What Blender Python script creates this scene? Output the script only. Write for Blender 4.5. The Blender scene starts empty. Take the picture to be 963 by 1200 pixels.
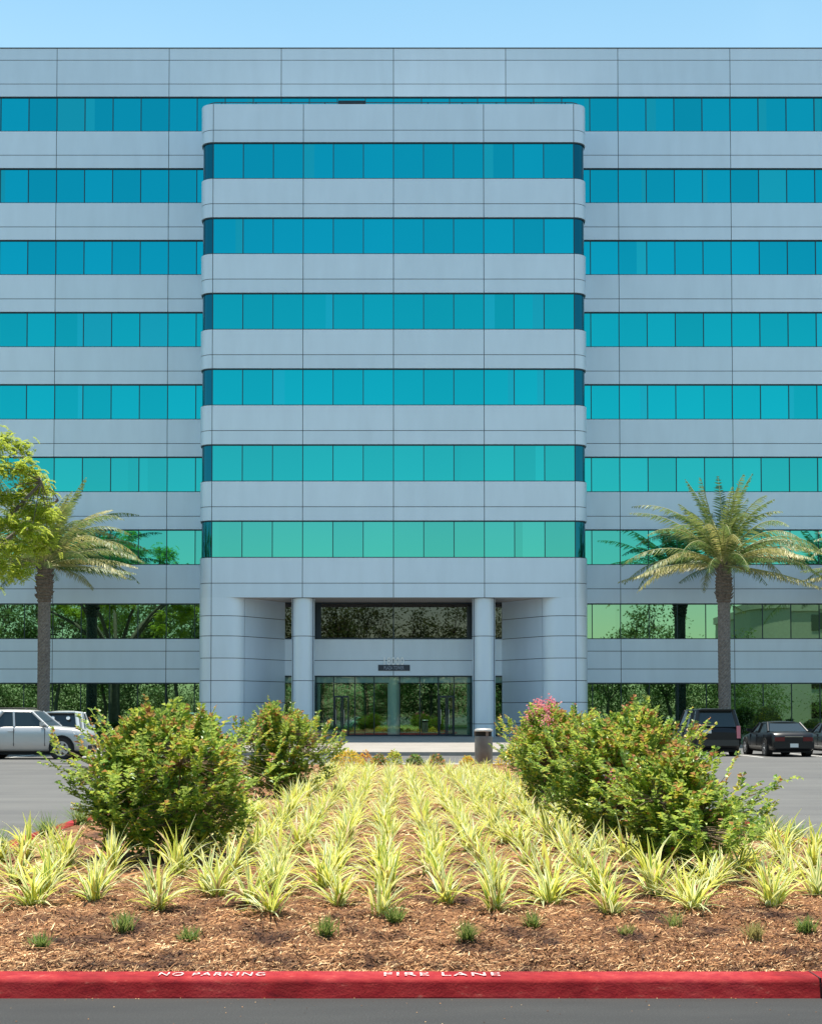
import bpy, math, random
from mathutils import Vector, Matrix, noise as mnoise
R = math.radians
PI = math.pi
sc = bpy.context.scene
COL = sc.collection
rng = random.Random(7)

# ------------------------------------------------------------------ helpers
class MB:
    """collects faces and links them as ONE mesh object"""
    def __init__(s): s.v = []; s.f = []; s.m = []; s.sm = []
    def add(s, vs, fs, mi=0, smooth=False):
        b = len(s.v); s.v.extend([tuple(p) for p in vs])
        for f in fs:
            s.f.append([b + i for i in f]); s.m.append(mi); s.sm.append(smooth)
    def quad(s, a, b, c, d, mi=0, smooth=False): s.add([a, b, c, d], [(0, 1, 2, 3)], mi, smooth)
    def box(s, x0, x1, y0, y1, z0, z1, mi=0):
        s.add([(x0,y0,z0),(x1,y0,z0),(x1,y1,z0),(x0,y1,z0),(x0,y0,z1),(x1,y0,z1),(x1,y1,z1),(x0,y1,z1)],
              [(0,3,2,1),(4,5,6,7),(0,1,5,4),(1,2,6,5),(2,3,7,6),(3,0,4,7)], mi)
    def loft(s, rings, mi=0, closed=True, caps=True, smooth=True):
        n = len(rings[0]); vs = [p for r in rings for p in r]; fs = []
        for i in range(len(rings) - 1):
            for j in range(n if closed else n - 1):
                k = (j + 1) % n
                fs.append((i*n+j, i*n+k, (i+1)*n+k, (i+1)*n+j))
        s.add(vs, fs, mi, smooth)
        if caps:
            s.add(rings[0], [tuple(range(n))[::-1]], mi); s.add(rings[-1], [tuple(range(n))], mi)
    def tube(s, pts, rad, n=6, mi=0, caps=True):
        pts = [Vector(p) for p in pts]
        rings = []
        for i, p in enumerate(pts):
            t = (pts[min(i+1, len(pts)-1)] - pts[max(i-1, 0)])
            t = t.normalized() if t.length > 1e-9 else Vector((0,0,1))
            a = Vector((1,0,0)) if abs(t.x) < .8 else Vector((0,1,0))
            u = t.cross(a).normalized(); w = t.cross(u)
            r = rad[i] if isinstance(rad, (list, tuple)) else rad
            rings.append([p + u*(r*math.cos(2*PI*k/n)) + w*(r*math.sin(2*PI*k/n)) for k in range(n)])
        s.loft(rings, mi, True, caps, True)
    def cyl(s, c, axis, r, h, n=20, mi=0, r2=None):
        c = Vector(c); ax = Vector(axis).normalized()
        a = Vector((1,0,0)) if abs(ax.x) < .8 else Vector((0,1,0))
        u = ax.cross(a).normalized(); w = ax.cross(u)
        ring = lambda o, rr: [c + ax*o + u*(rr*math.cos(2*PI*k/n)) + w*(rr*math.sin(2*PI*k/n)) for k in range(n)]
        s.loft([ring(0, r), ring(h, r if r2 is None else r2)], mi)
    def build(s, name, mats, parent=None, loc=None):
        me = bpy.data.meshes.new(name); me.from_pydata(s.v, [], s.f)
        if not isinstance(mats, (list, tuple)): mats = [mats]
        for m in mats: me.materials.append(m)
        me.polygons.foreach_set('material_index', s.m); me.polygons.foreach_set('use_smooth', s.sm)
        me.update()
        o = bpy.data.objects.new(name, me); COL.objects.link(o)
        if loc is not None: o.location = loc
        if parent is not None: o.parent = parent
        return o

def tag(o, label=None, cat=None, group=None, kind=None):
    if label: o['label'] = label
    if cat: o['category'] = cat
    if group: o['group'] = group
    if kind: o['kind'] = kind
    return o
def thing(name, label, cat, loc=(0,0,0), rz=0, group=None):
    o = bpy.data.objects.new(name, None); COL.objects.link(o)
    o.location = loc; o.rotation_euler = (0,0,rz); o.empty_display_size = .3
    return tag(o, label, cat, group)
def struct(o): o['kind'] = 'structure'; return o
def copy_tree(o, parent=None, kids={}):
    c = o.copy(); COL.objects.link(c); c.parent = parent
    for ch in [k for k in bpy.data.objects if k.parent == o]: copy_tree(ch, c)
    return c

# ------------------------------------------------------------------ materials
def mat(name, color=(.5,.5,.5), rough=.6, metal=0., spec=.5):
    m = bpy.data.materials.new(name); m.use_nodes = True
    b = m.node_tree.nodes['Principled BSDF']
    b.inputs['Base Color'].default_value = (*color, 1); b.inputs['Roughness'].default_value = rough
    b.inputs['Metallic'].default_value = metal; b.inputs['Specular IOR Level'].default_value = spec
    return m
def N(m, t, **kw):
    n = m.node_tree.nodes.new(t)
    for k, v in kw.items(): setattr(n, k, v)
    return n
def L(m, a, b): m.node_tree.links.new(a, b)
def BS(m): return m.node_tree.nodes['Principled BSDF']
def coords(m, scale=(1,1,1), kind='Object'):
    tc = N(m, 'ShaderNodeTexCoord'); mp = N(m, 'ShaderNodeMapping'); mp.inputs['Scale'].default_value = scale
    L(m, tc.outputs[kind], mp.inputs['Vector']); return mp.outputs['Vector']
def ntex(m, vec, scale, detail=4, rough=.55):
    n = N(m, 'ShaderNodeTexNoise'); n.inputs['Scale'].default_value = scale
    n.inputs['Detail'].default_value = detail; n.inputs['Roughness'].default_value = rough
    L(m, vec, n.inputs['Vector']); return n.outputs['Fac']
def ramp(m, fac, stops, interp='LINEAR'):
    r = N(m, 'ShaderNodeValToRGB'); r.color_ramp.interpolation = interp
    e = r.color_ramp.elements
    while len(e) < len(stops): e.new(.5)
    for k, (p, c) in zip(e, stops): k.position = p; k.color = (*c, 1)
    L(m, fac, r.inputs['Fac']); return r.outputs['Color']
def mix(m, a, b, fac, mode='MIX'):
    x = N(m, 'ShaderNodeMix', data_type='RGBA', blend_type=mode)
    for sck, val in ((x.inputs['Factor'], fac), (x.inputs['A'], a), (x.inputs['B'], b)):
        if hasattr(val, 'is_output'): L(m, val, sck)
        elif isinstance(val, (int, float)): sck.default_value = val
        else: sck.default_value = (*val, 1)
    return x.outputs['Result']
def bump(m, h, strength=.3, dist=.02):
    b = N(m, 'ShaderNodeBump'); b.inputs['Strength'].default_value = strength; b.inputs['Distance'].default_value = dist
    L(m, h, b.inputs['Height']); L(m, b.outputs['Normal'], BS(m).inputs['Normal'])
def island(m): return N(m, 'ShaderNodeNewGeometry').outputs['Random Per Island']

def m_noise(name, c1, c2, scale, rough=.85, bumps=.3, bscale=None, detail=6, lo=.3, hi=.7, metal=0, big=None):
    m = mat(name, c1, rough, metal); v = coords(m)
    col = ramp(m, ntex(m, v, scale, detail), [(lo, c1), (hi, c2)])
    if big:
        col = mix(m, col, ramp(m, ntex(m, v, big[0], 3), [(.35, (big[1],)*3), (.65, (big[2],)*3)]), 1., 'MULTIPLY')
    L(m, col, BS(m).inputs['Base Color'])
    if bumps: bump(m, ntex(m, v, bscale or scale*2, 5), bumps, .01)
    return m
def m_island(name, stops, rough=.6, metal=0.):
    m = mat(name, stops[0][1], rough, metal)
    L(m, ramp(m, island(m), stops), BS(m).inputs['Base Color']); return m
def m_leaf(name, stops, trans=.4, rough=.45, spec=.35):
    m = mat(name, stops[0][1], rough, 0, spec)
    col = ramp(m, island(m), stops); L(m, col, BS(m).inputs['Base Color'])
    t = N(m, 'ShaderNodeBsdfTranslucent')
    L(m, mix(m, col, (1.0, .95, .35), .25), t.inputs['Color'])
    x = N(m, 'ShaderNodeMixShader'); x.inputs['Fac'].default_value = trans
    L(m, BS(m).outputs['BSDF'], x.inputs[1]); L(m, t.outputs['BSDF'], x.inputs[2])
    L(m, x.outputs['Shader'], m.node_tree.nodes['Material Output'].inputs['Surface'])
    return m

# building
M_panel = mat('aluminium_panel', (.60,.63,.68), .42, .25)
_v = coords(M_panel)
_c = ramp(M_panel, island(M_panel), [(0,(.64,.745,.85)),(.5,(.665,.765,.87)),(1,(.69,.785,.89))])
_c = mix(M_panel, _c, ramp(M_panel, ntex(M_panel, coords(M_panel,(1,1,.25)), 1.3, 6), [(.3,(.93,.93,.93)),(.7,(1,1,1))]), 1., 'MULTIPLY')
L(M_panel, _c, BS(M_panel).inputs['Base Color'])
bump(M_panel, ntex(M_panel, coords(M_panel), .35, 2), .15, .02)
M_joint = mat('dark_joint', (.035,.045,.06), .6)
M_frame = mat('dark_window_frame', (.02,.035,.05), .4, .3)
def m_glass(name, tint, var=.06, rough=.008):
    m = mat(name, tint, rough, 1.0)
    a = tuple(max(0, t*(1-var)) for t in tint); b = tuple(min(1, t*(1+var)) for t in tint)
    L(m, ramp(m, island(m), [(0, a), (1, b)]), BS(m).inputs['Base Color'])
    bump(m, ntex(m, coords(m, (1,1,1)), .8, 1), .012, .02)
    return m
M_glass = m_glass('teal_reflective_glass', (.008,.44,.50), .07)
M_glassk = m_glass('mid_sky_tint_glass', (.010,.445,.455), .07)  # same teal glass, tint shifted for the lower sky it reflects
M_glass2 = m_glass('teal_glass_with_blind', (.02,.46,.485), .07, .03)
M_glassm = m_glass('low_sky_tint_glass', (.075,.41,.36), .07)  # greener low sky reflected in this storey, put into the tint
M_glassn = m_glass('lower_mid_sky_tint_glass', (.03,.43,.395), .07)  # tint step standing for the sky reflected between mid and low storeys
M_glassl = m_glass('horizon_reflection_tint_glass', (.20,.36,.265), .07)  # reflected trees and pale horizon put into a more neutral tint
M_glassc = m_glass('corner_dark_reflection_glass', (.012,.13,.17), .05)  # dark reflections at the bay's corners put into a darker tint
M_bronze = m_glass('dark_entrance_glass', (.085,.088,.09), .05)
M_soffit = mat('soffit_slats', (.50,.44,.40), .6)
_w = N(M_soffit, 'ShaderNodeTexWave'); _w.inputs['Scale'].default_value = 3.0
L(M_soffit, coords(M_soffit), _w.inputs['Vector'])
L(M_soffit, ramp(M_soffit, _w.outputs['Fac'], [(.1,(.25,.22,.2)),(.3,(.52,.46,.42))]), BS(M_soffit).inputs['Base Color'])
M_roof = mat('roof_gravel', (.4,.4,.38), .9)
M_core = mat('core_wall', (.3,.32,.35), .8)
M_lobbyglass = mat('lobby_glass', (.27,.31,.30), .01, 1.0)
_t = N(M_lobbyglass, 'ShaderNodeBsdfTransparent'); _t.inputs['Color'].default_value = (.66,.84,.76,1)
_x = N(M_lobbyglass, 'ShaderNodeMixShader'); _x.inputs['Fac'].default_value = .72
L(M_lobbyglass, BS(M_lobbyglass).outputs['BSDF'], _x.inputs[1]); L(M_lobbyglass, _t.outputs['BSDF'], _x.inputs[2])
L(M_lobbyglass, _x.outputs['Shader'], M_lobbyglass.node_tree.nodes['Material Output'].inputs['Surface'])
M_lobby = mat('lobby_wall', (.04,.038,.033), .7)
M_lobbyfloor = mat('lobby_floor', (.06,.055,.05), .3)
M_white = mat('white_lettering', (.96,.97,.98), .5)
M_plate = mat('slate_plate', (.035,.045,.065), .5)
M_pale = mat('pale_lettering', (.30,.34,.42), .5)
# ground
M_road = mat('dark_asphalt', (.06,.06,.06), .9)
_v = coords(M_road)
_c = ramp(M_road, ntex(M_road, _v, 90, 4), [(.3,(.020,.020,.020)),(.62,(.037,.037,.037)),(.75,(.075,.074,.073))])
_c = mix(M_road, _c, ramp(M_road, ntex(M_road, coords(M_road,(.6,2.4,1)), 1.1, 5), [(.3,(.72,.72,.73)),(.7,(1.1,1.09,1.06))]), 1., 'MULTIPLY')
L(M_road, _c, BS(M_road).inputs['Base Color']); bump(M_road, ntex(M_road, _v, 160, 3), .5, .004)
M_drive = mat('grey_asphalt', (.2,.2,.2), .9)
_v = coords(M_drive)
_c = ramp(M_drive, ntex(M_drive, _v, 40, 5), [(.3,(.098,.095,.092)),(.7,(.132,.128,.125))])
_c = mix(M_drive, _c, ramp(M_drive, ntex(M_drive, coords(M_drive,(.05,.5,1)), 2.2, 5), [(.3,(.8,.8,.81)),(.7,(1.08,1.08,1.06))]), 1., 'MULTIPLY')
_c = mix(M_drive, _c, ramp(M_drive, ntex(M_drive, coords(M_drive,(.35,.22,1)), 1., 3), [(.35,(.86,.86,.87)),(.6,(1.03,1.03,1.02))]), 1., 'MULTIPLY')
L(M_drive, _c, BS(M_drive).inputs['Base Color']); bump(M_drive, ntex(M_drive, _v, 90, 3), .4, .004)
M_conc = m_noise('pale_concrete', (.27,.245,.22), (.33,.30,.27), 6, .85, .2, big=(.5,.9,1.05))
M_ground = m_noise('far_ground', (.16,.15,.13), (.22,.2,.17), .3, .95, 0)
M_lawn = m_noise('lawn', (.05,.10,.025), (.09,.15,.04), 2, .9, .3)
M_bark = m_noise('planting_soil', (.08,.05,.035), (.16,.10,.065), 14, .95, .6)
M_mulch = mat('mulch', (.17,.09,.05), .95)
_v = coords(M_mulch)
_c = ramp(M_mulch, ntex(M_mulch, coords(M_mulch,(1,1.6,1)), 34, 8, .7), [(.30,(.028,.012,.007)),(.45,(.175,.074,.03)),(.58,(.335,.156,.065)),(.75,(.52,.31,.15))])
_c = mix(M_mulch, _c, ramp(M_mulch, ntex(M_mulch, _v, 2.6, 5), [(.34,(.30,.24,.21)),(.47,(1.0,.98,.95)),(.66,(1.45,1.48,1.48))]), 1., 'MULTIPLY')
L(M_mulch, _c, BS(M_mulch).inputs['Base Color']); bump(M_mulch, ntex(M_mulch, _v, 60, 6, .7), 1., .03)
M_chip = m_island('mulch_fibre', [(0,(.045,.02,.009)),(.3,(.195,.082,.032)),(.6,(.375,.182,.075)),(.85,(.53,.32,.155)),(1,(.74,.54,.31))], .9)
_c = BS(M_chip).inputs['Base Color'].links[0].from_socket
_c = mix(M_chip, _c, ramp(M_chip, ntex(M_chip, coords(M_chip), 2.6, 5), [(.34,(.30,.24,.21)),(.47,(1.0,.98,.95)),(.66,(1.5,1.52,1.52))]), 1., 'MULTIPLY'); L(M_chip, _c, BS(M_chip).inputs['Base Color'])
M_kerb = mat('red_kerb_paint', (.5,.05,.05), .8, 0, .15)
_v = coords(M_kerb)
_c = ramp(M_kerb, ntex(M_kerb, coords(M_kerb,(1,1,3)), 9, 8, .65), [(.25,(.15,.008,.014)),(.42,(.28,.012,.018)),(.62,(.36,.026,.028)),(.72,(.46,.11,.09)),(.80,(.40,.20,.17))])
_c = mix(M_kerb, _c, ramp(M_kerb, ntex(M_kerb, _v, 1.4, 4), [(.33,(.58,.58,.62)),(.48,(.92,.95,.95)),(.68,(1.05,1.9,1.75))]), 1., 'MULTIPLY')
L(M_kerb, _c, BS(M_kerb).inputs['Base Color']); bump(M_kerb, ntex(M_kerb, _v, 70, 5), .5, .006)
M_line = m_noise('white_road_paint', (.72,.72,.70), (.55,.55,.53), 12, .8, .1)
M_stencil = mat('worn_stencil', (.8,.8,.78), .8)
L(M_stencil, ramp(M_stencil, ntex(M_stencil, coords(M_stencil), 24, 6, .7), [(.42,(.40,.06,.055)),(.56,(.78,.72,.70))]), BS(M_stencil).inputs['Base Color'])
# plants
M_bg = m_leaf('strap_green', [(0,(.07,.22,.035)),(1,(.20,.40,.06))], .35)
M_by = m_leaf('strap_yellow', [(0,(.58,.62,.06)),(.5,(.74,.72,.10)),(1,(.82,.76,.16))], .4)
M_bc = m_leaf('strap_cream', [(0,(.84,.80,.36)),(1,(.90,.88,.60))], .35)
M_bd = m_leaf('strap_dry', [(0,(.42,.28,.12)),(1,(.6,.46,.25))], .2)
M_tuft = m_leaf('tuft_green', [(0,(.03,.075,.02)),(.6,(.10,.22,.03)),(1,(.22,.38,.05))], .3)
M_tuftd = m_leaf('tuft_dry', [(0,(.16,.15,.05)),(.5,(.30,.27,.09)),(1,(.4,.3,.12))], .3)
M_lg = m_leaf('myrtle_leaf', [(0,(.032,.11,.012)),(.42,(.09,.24,.02)),(.78,(.23,.42,.03)),(1,(.48,.58,.08))], .46, .38, .5)
M_ly = m_leaf('myrtle_young_leaf', [(0,(.26,.42,.02)),(.6,(.44,.52,.03)),(1,(.60,.46,.04))], .42, .38, .5)
M_lr = m_leaf('myrtle_red_leaf', [(0,(.40,.17,.05)),(.6,(.46,.12,.05)),(1,(.38,.22,.05))], .42)
M_pink = m_leaf('pink_blossom', [(0,(.75,.10,.28)),(1,(.88,.30,.46))], .45)
M_stem = m_noise('myrtle_stem', (.16,.10,.06), (.28,.2,.13), 20, .9, .2)
M_trunk = m_noise('palm_bark', (.15,.125,.115), (.30,.26,.235), 9, .95, .6, 30)
M_boot = m_noise('palm_boots', (.11,.08,.065), (.24,.19,.155), 9, .95, .6, 30)
M_fr1 = m_leaf('frond_green', [(0,(.045,.105,.025)),(.6,(.09,.18,.035)),(1,(.17,.26,.05))], .35)
M_fr2 = m_leaf('frond_yellow', [(0,(.20,.22,.05)),(.6,(.40,.36,.11)),(1,(.58,.50,.24))], .35)
M_rach = mat('frond_rib', (.36,.36,.15), .6)
M_jl = m_leaf('jacaranda_leaf', [(0,(.20,.32,.015)),(.5,(.40,.52,.02)),(1,(.60,.64,.04))], .45)
M_jf = m_leaf('lavender_blossom', [(0,(.40,.33,.60)),(1,(.56,.48,.72))], .3)
M_wood = m_noise('tree_bark', (.10,.08,.065), (.2,.165,.13), 8, .95, .4)
M_tl = m_leaf('tree_leaf', [(0,(.05,.10,.025)),(.6,(.09,.16,.035)),(1,(.16,.23,.05))], .3)
M_yel = m_leaf('yellow_flower', [(0,(.75,.50,.02)),(1,(.85,.62,.04))], .25)
M_org = m_leaf('orange_leaf', [(0,(.55,.16,.04)),(1,(.6,.28,.08))], .3)
M_gc = m_leaf('border_leaf', [(0,(.10,.16,.09)),(.7,(.18,.26,.16)),(1,(.26,.33,.24))], .25)
# cars
def m_paint(name, c, metal=.0, rough=.38):
    m = mat(name, c, rough, metal); BS(m).inputs['Coat Weight'].default_value = .8; BS(m).inputs['Coat Roughness'].default_value = .15
    return m
M_silver = m_paint('silver_paint', (.58,.565,.555), .35)
M_wht = m_paint('white_paint', (.78,.80,.82))
M_blk = m_paint('black_paint', (.006,.006,.008))
for _k, _q in (('Coat Weight', .35), ('Coat Roughness', .25), ('Specular IOR Level', .3)): BS(M_blk).inputs[_k].default_value = _q
M_drk = m_paint('charcoal_paint', (.02,.024,.028), .3)
M_gry = m_paint('grey_paint', (.22,.24,.27), .4)
M_cglass = mat('car_glass', (.02,.028,.03), .03, 0, .8)
M_tyre = mat('tyre', (.02,.02,.02), .8)
M_arch = mat('wheel_well', (.008,.008,.008), .9)
M_rim = mat('alloy', (.6,.6,.62), .3, .8)
M_trimb = mat('black_trim', (.02,.02,.022), .6)
M_head = mat('headlight_glass', (.75,.75,.74), .1)
M_tail = mat('tail_lamp', (.42,.02,.03), .15)
M_taild = mat('dark_tail_lamp', (.12,.01,.015), .15)
M_tailp = mat('faded_tail_lamp', (.62,.20,.24), .2)
M_chrome = mat('chrome', (.75,.75,.76), .12, 1.)
M_plw = mat('number_plate', (.72,.72,.70), .5)
M_bin = m_noise('bin_metal', (.16,.135,.12), (.21,.18,.165), 5, .45, .05, metal=.3)
M_lid = mat('bin_lid', (.5,.46,.42), .4, .3)
M_hole = mat('bin_hole', (.01,.01,.01), .9)

# ------------------------------------------------------------------ camera, sky, sun
FPX, PITCH, EYE = 1700., R(2.0), 1.65
cam_d = bpy.data.cameras.new('camera'); cam = bpy.data.objects.new('camera', cam_d); COL.objects.link(cam)
cam.location = (0, 0, EYE); cam.rotation_euler = (PI/2 + PITCH, 0, 0)
cam_d.sensor_fit = 'AUTO'; cam_d.sensor_width = 36; cam_d.lens = 36*FPX/1200
yp = 838 - FPX*math.tan(PITCH)
cam_d.shift_x = (481.5-461)/1200; cam_d.shift_y = (yp-600)/1200
cam_d.clip_end = 5000; sc.camera = cam
EL, AZ = R(80), R(22)           # sun behind the building, to the left
sdir = Vector((-math.sin(AZ)*math.cos(EL), math.cos(AZ)*math.cos(EL), math.sin(EL)))
sun_d = bpy.data.lights.new('sun', 'SUN'); sun = bpy.data.objects.new('sun', sun_d); COL.objects.link(sun)
sun_d.energy = 5.0; sun_d.angle = R(.5); sun_d.color = (1., .94, .82)
sun.rotation_euler = (-sdir).to_track_quat('-Z', 'Y').to_euler(); sun.location = (-30, 40, 80)
w = bpy.data.worlds.new('World'); sc.world = w; w.use_nodes = True
sk = w.node_tree.nodes.new('ShaderNodeTexSky'); sk.sky_type = 'NISHITA'; sk.sun_disc = False
sk.sun_elevation = EL; sk.sun_rotation = -AZ; sk.air_density = 1.0; sk.dust_density = .6; sk.ozone_density = 2.0; sk.altitude = 0
bg = w.node_tree.nodes['Background']; bg.inputs['Strength'].default_value = .15
_tc = N(w, 'ShaderNodeTexCoord'); _sp = N(w, 'ShaderNodeSeparateXYZ'); L(w, _tc.outputs['Generated'], _sp.inputs['Vector'])
_tint = ramp(w, _sp.outputs['Z'], [(.0,(1.0,.92,.62)),(.06,(1.0,.97,.70)),(.16,(.93,1.0,.86)),(.34,(.82,1.0,.84)),(.415,(.92,1.06,.86)),(.46,(.80,1.0,.84)),(1,(.82,.95,.86))])  # smoggy, yellowish air low down
_mul = mix(w, sk.outputs['Color'], _tint, 1., 'MULTIPLY'); _ns = N(w, 'ShaderNodeTexNoise'); _ns.inputs['Scale'].default_value = 2.6; _ns.inputs['Detail'].default_value = 5; L(w, _tc.outputs['Generated'], _ns.inputs['Vector'])
_mul = mix(w, _mul, ramp(w, _ns.outputs['Fac'], [(.35,(.96,.97,.98)),(.55,(1,1,1)),(.72,(1.16,1.09,1.03))]), 1., 'MULTIPLY')   # thin summer haze
L(w, _mul, bg.inputs['Color'])
sc.view_settings.view_transform = 'Standard'; sc.view_settings.look = 'None'
sc.view_settings.exposure = .72; sc.view_settings.gamma = 1
sc.cycles.max_bounces = 8; sc.cycles.transparent_max_bounces = 12

# ------------------------------------------------------------------ ground
def sheet(name, x0, x1, y0, y1, z, m):
    b = MB(); b.quad((x0,y0,z),(x1,y0,z),(x1,y1,z),(x0,y1,z)); return struct(b.build(name, m))
sheet('ground', -900, 900, -900, 900, -.03, M_ground)
KD = 8.52                       # front face of the red kerb
sheet('road', -60, 60, -8, KD+.3, 0, M_road)
b = MB(); b.box(-60, 60, -60, -8, -.02, .10); struct(b.build('lawn', M_lawn))
b = MB()
for x0, x1, y0, y1 in ((-60,-4.4,KD+.3,73), (4.9,60,KD+.3,73), (-4.4,4.9,42.0,73)): b.quad((x0,y0,0),(x1,y0,0),(x1,y1,0),(x0,y1,0))
struct(b.build('driveway', M_drive))
b = MB(); b.box(-60, -18.2, 59.5, 66, -.02, .12); struct(b.build('side_verge', M_lawn))
# plaza in front of the entrance, rising gently to the doors
PW = 11.8
def plaza_z(y): return .15 if y < 70 else .15 + .31*min(1, (y-70)/9.)
b = MB(); ys = [59, 62, 65, 68, 70, 73, 76, 79, 83.2]
for i in range(len(ys)-1):
    b.quad((-PW,ys[i],plaza_z(ys[i])),(PW,ys[i],plaza_z(ys[i])),(PW,ys[i+1],plaza_z(ys[i+1])),(-PW,ys[i+1],plaza_z(ys[i+1])))
b.quad((-PW,59,-.02),(PW,59,-.02),(PW,59,.15),(-PW,59,.15))
for s in (-1, 1):
    for i in range(len(ys)-1):
        q = [(s*PW,ys[i],-.02),(s*PW,ys[i+1],-.02),(s*PW,ys[i+1],plaza_z(ys[i+1])),(s*PW,ys[i],plaza_z(ys[i]))]
        b.quad(*(q if s > 0 else q[::-1]))
struct(b.build('plaza_pavement', M_conc))
for s in (-1, 1):
    b = MB(); x0, x1 = sorted((s*(PW+.02), s*60)); b.box(x0, x1, 73, 82.9, -.02, .14)
    struct(b.build('planting_strip', M_bark))
    b = MB(); b.box(x0, x1, 72.8, 73, -.02, .16); struct(b.build('kerb', M_conc))
b = MB()
for x in (-19.6,-17,-14.9,-12.2, 11.9, 14.35, 17.05, 19.7):
    b.quad((x-.06,56.5,.004),(x+.06,56.5,.004),(x+.06,62.5,.004),(x-.06,62.5,.004))
struct(b.build('road_markings', M_line))

# the planted island: kerb ring, mulch, back apron
IX0, IX1, IY0, IY1, IR = -4.75, 5.2, KD, 44.6, 1.8
def rrect(ins, n=10):
    pts = []; r = IR - ins
    for cx, cy, a0 in ((IX1-IR, IY0+IR, -PI/2), (IX1-IR, IY1-IR, 0), (IX0+IR, IY1-IR, PI/2), (IX0+IR, IY0+IR, PI)):
        for k in range(n+1):
            a = a0 + k/n*PI/2; pts.append((cx + r*math.cos(a), cy + r*math.sin(a)))
    # subdivide long edges
    out = []
    for i, p in enumerate(pts):
        q = pts[(i+1) % len(pts)]; d = math.dist(p, q); k = max(1, int(d/.6))
        for j in range(k): out.append((p[0]+(q[0]-p[0])*j/k, p[1]+(q[1]-p[1])*j/k))
    return out
def kerb_ring(prof):
    base = rrect(0); n = len(base)
    # outward normals
    nrm = []
    for i in range(n):
        a, c = base[i-1], base[(i+1) % n]; t = Vector((c[0]-a[0], c[1]-a[1])).normalized(); nrm.append((t.y, -t.x))
    rings = []
    for ins, z in prof:
        rings.append([(base[i][0]-nrm[i][0]*ins + 0.004*mnoise.noise((base[i][0]*1.7, base[i][1]*1.7, z*9)), base[i][1]-nrm[i][1]*ins + 0.004*mnoise.noise((base[i][0]*1.3, base[i][1]*1.9, 5+z*9)), z + (0 if z < .05 else .004*mnoise.noise((base[i][0], base[i][1], 3)))) for i in range(n)])
    b = MB(); b.loft(rings, 0, True, False, True); return b
kerb = struct(kerb_ring([(-.02,-.02),(0,.006),(.012,.085),(.022,.102),(.045,.111),(.245,.113),(.26,.10),(.265,.02)]).build('kerb', M_kerb))
b = MB()
for x in (2.49,):
    b.box(x-.005, x+.005, KD+.004, KD+.25, .02, .1165); b.box(x-.005, x+.005, KD-.002, KD+.01, .0, .085)
b.build('kerb_joint', mat('kerb_joint', (.07,.012,.014), .9), kerb)
def text_mesh(name, s, m, width, height, bold=0., spacing=1., depth=.0, parent=None):
    """lettering as a real mesh in the XY plane centred on the origin"""
    cu = bpy.data.curves.new(name, 'FONT'); cu.body = s; cu.offset = bold; cu.space_character = spacing; cu.extrude = .5 if depth else 0
    to = bpy.data.objects.new(name, cu); COL.objects.link(to)
    me = bpy.data.meshes.new_from_object(to.evaluated_get(bpy.context.evaluated_depsgraph_get()))
    bpy.data.objects.remove(to)
    xs = [v.co.x for v in me.vertices]; ysv = [v.co.y for v in me.vertices]
    for v in me.vertices:
        v.co.x = ((v.co.x-min(xs))/(max(xs)-min(xs))-.5)*width; v.co.y = ((v.co.y-min(ysv))/(max(ysv)-min(ysv))-.5)*height
        v.co.z = v.co.z*depth
    me.materials.clear(); me.materials.append(m)
    o = bpy.data.objects.new(name, me); COL.objects.link(o); o.parent = parent
    return o
for s, xa, xb in (('NO PARKING', 188, 312), ('FIRE LANE', 450, 585)):
    wd = (xb-xa)*8.63/FPX
    t = text_mesh('kerb_lettering', s, M_stencil, wd, .108, .006, 1.22, 0, kerb)
    t.location = ((xa+xb)/2*8.63/FPX - 461*8.63/FPX, 8.648, .1185)

def bed_h(x, y):
    e = min(x-IX0, IX1-x, y-IY0, IY1-y)
    h = .095 + .11*min(1, max(0, (e-.25)/1.8))
    h += .035*mnoise.noise((x*1.1, y*1.1, 0)) + .034*mnoise.noise((x*4.2, y*4.2, 4)) + .034*(abs(mnoise.noise((x*7, y*7, 8)))**.7-.3) + .016*mnoise.noise((x*19, y*19, 2)) + .009*mnoise.noise((x*41, y*41, 6)) if e > .3 else .008*mnoise.noise((x*9, y*9, 8))
    return h
BY1 = 42.6                      # mulch ends here, concrete apron behind
b = MB()
def grid_patch(b, x0, x1, y0, y1, st):
    nx, ny = int((x1-x0)/st), int((y1-y0)/st)
    vs = []
    for j in range(ny+1):
        for i in range(nx+1):
            x, y = x0+(x1-x0)*i/nx, y0+(y1-y0)*j/ny; vs.append((x, y, bed_h(x, y)))
    b.add(vs, [(j*(nx+1)+i, j*(nx+1)+i+1, (j+1)*(nx+1)+i+1, (j+1)*(nx+1)+i) for j in range(ny) for i in range(nx)], 0, True)
grid_patch(b, -3.2, 3.6, IY0+.25, 12.4, .024)
grid_patch(b, IX0+.25, -3.2, IY0+.8, 12.4, .15); grid_patch(b, 3.6, IX1-.25, IY0+.8, 12.4, .15)
grid_patch(b, IX0+.25, IX1-.25, 12.4, BY1, .12)
struct(b.build('mulch_bed', M_mulch))
b = MB(); b.box(IX0+.28, IX1-.28, BY1, IY1-.5, .05, .2); struct(b.build('concrete_apron', M_conc))
b = MB(); b.box(IX0+1.5, IX1-1.5, IY1-.5, IY1-.27, .05, .19); struct(b.build('apron_edge', M_conc))

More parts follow.
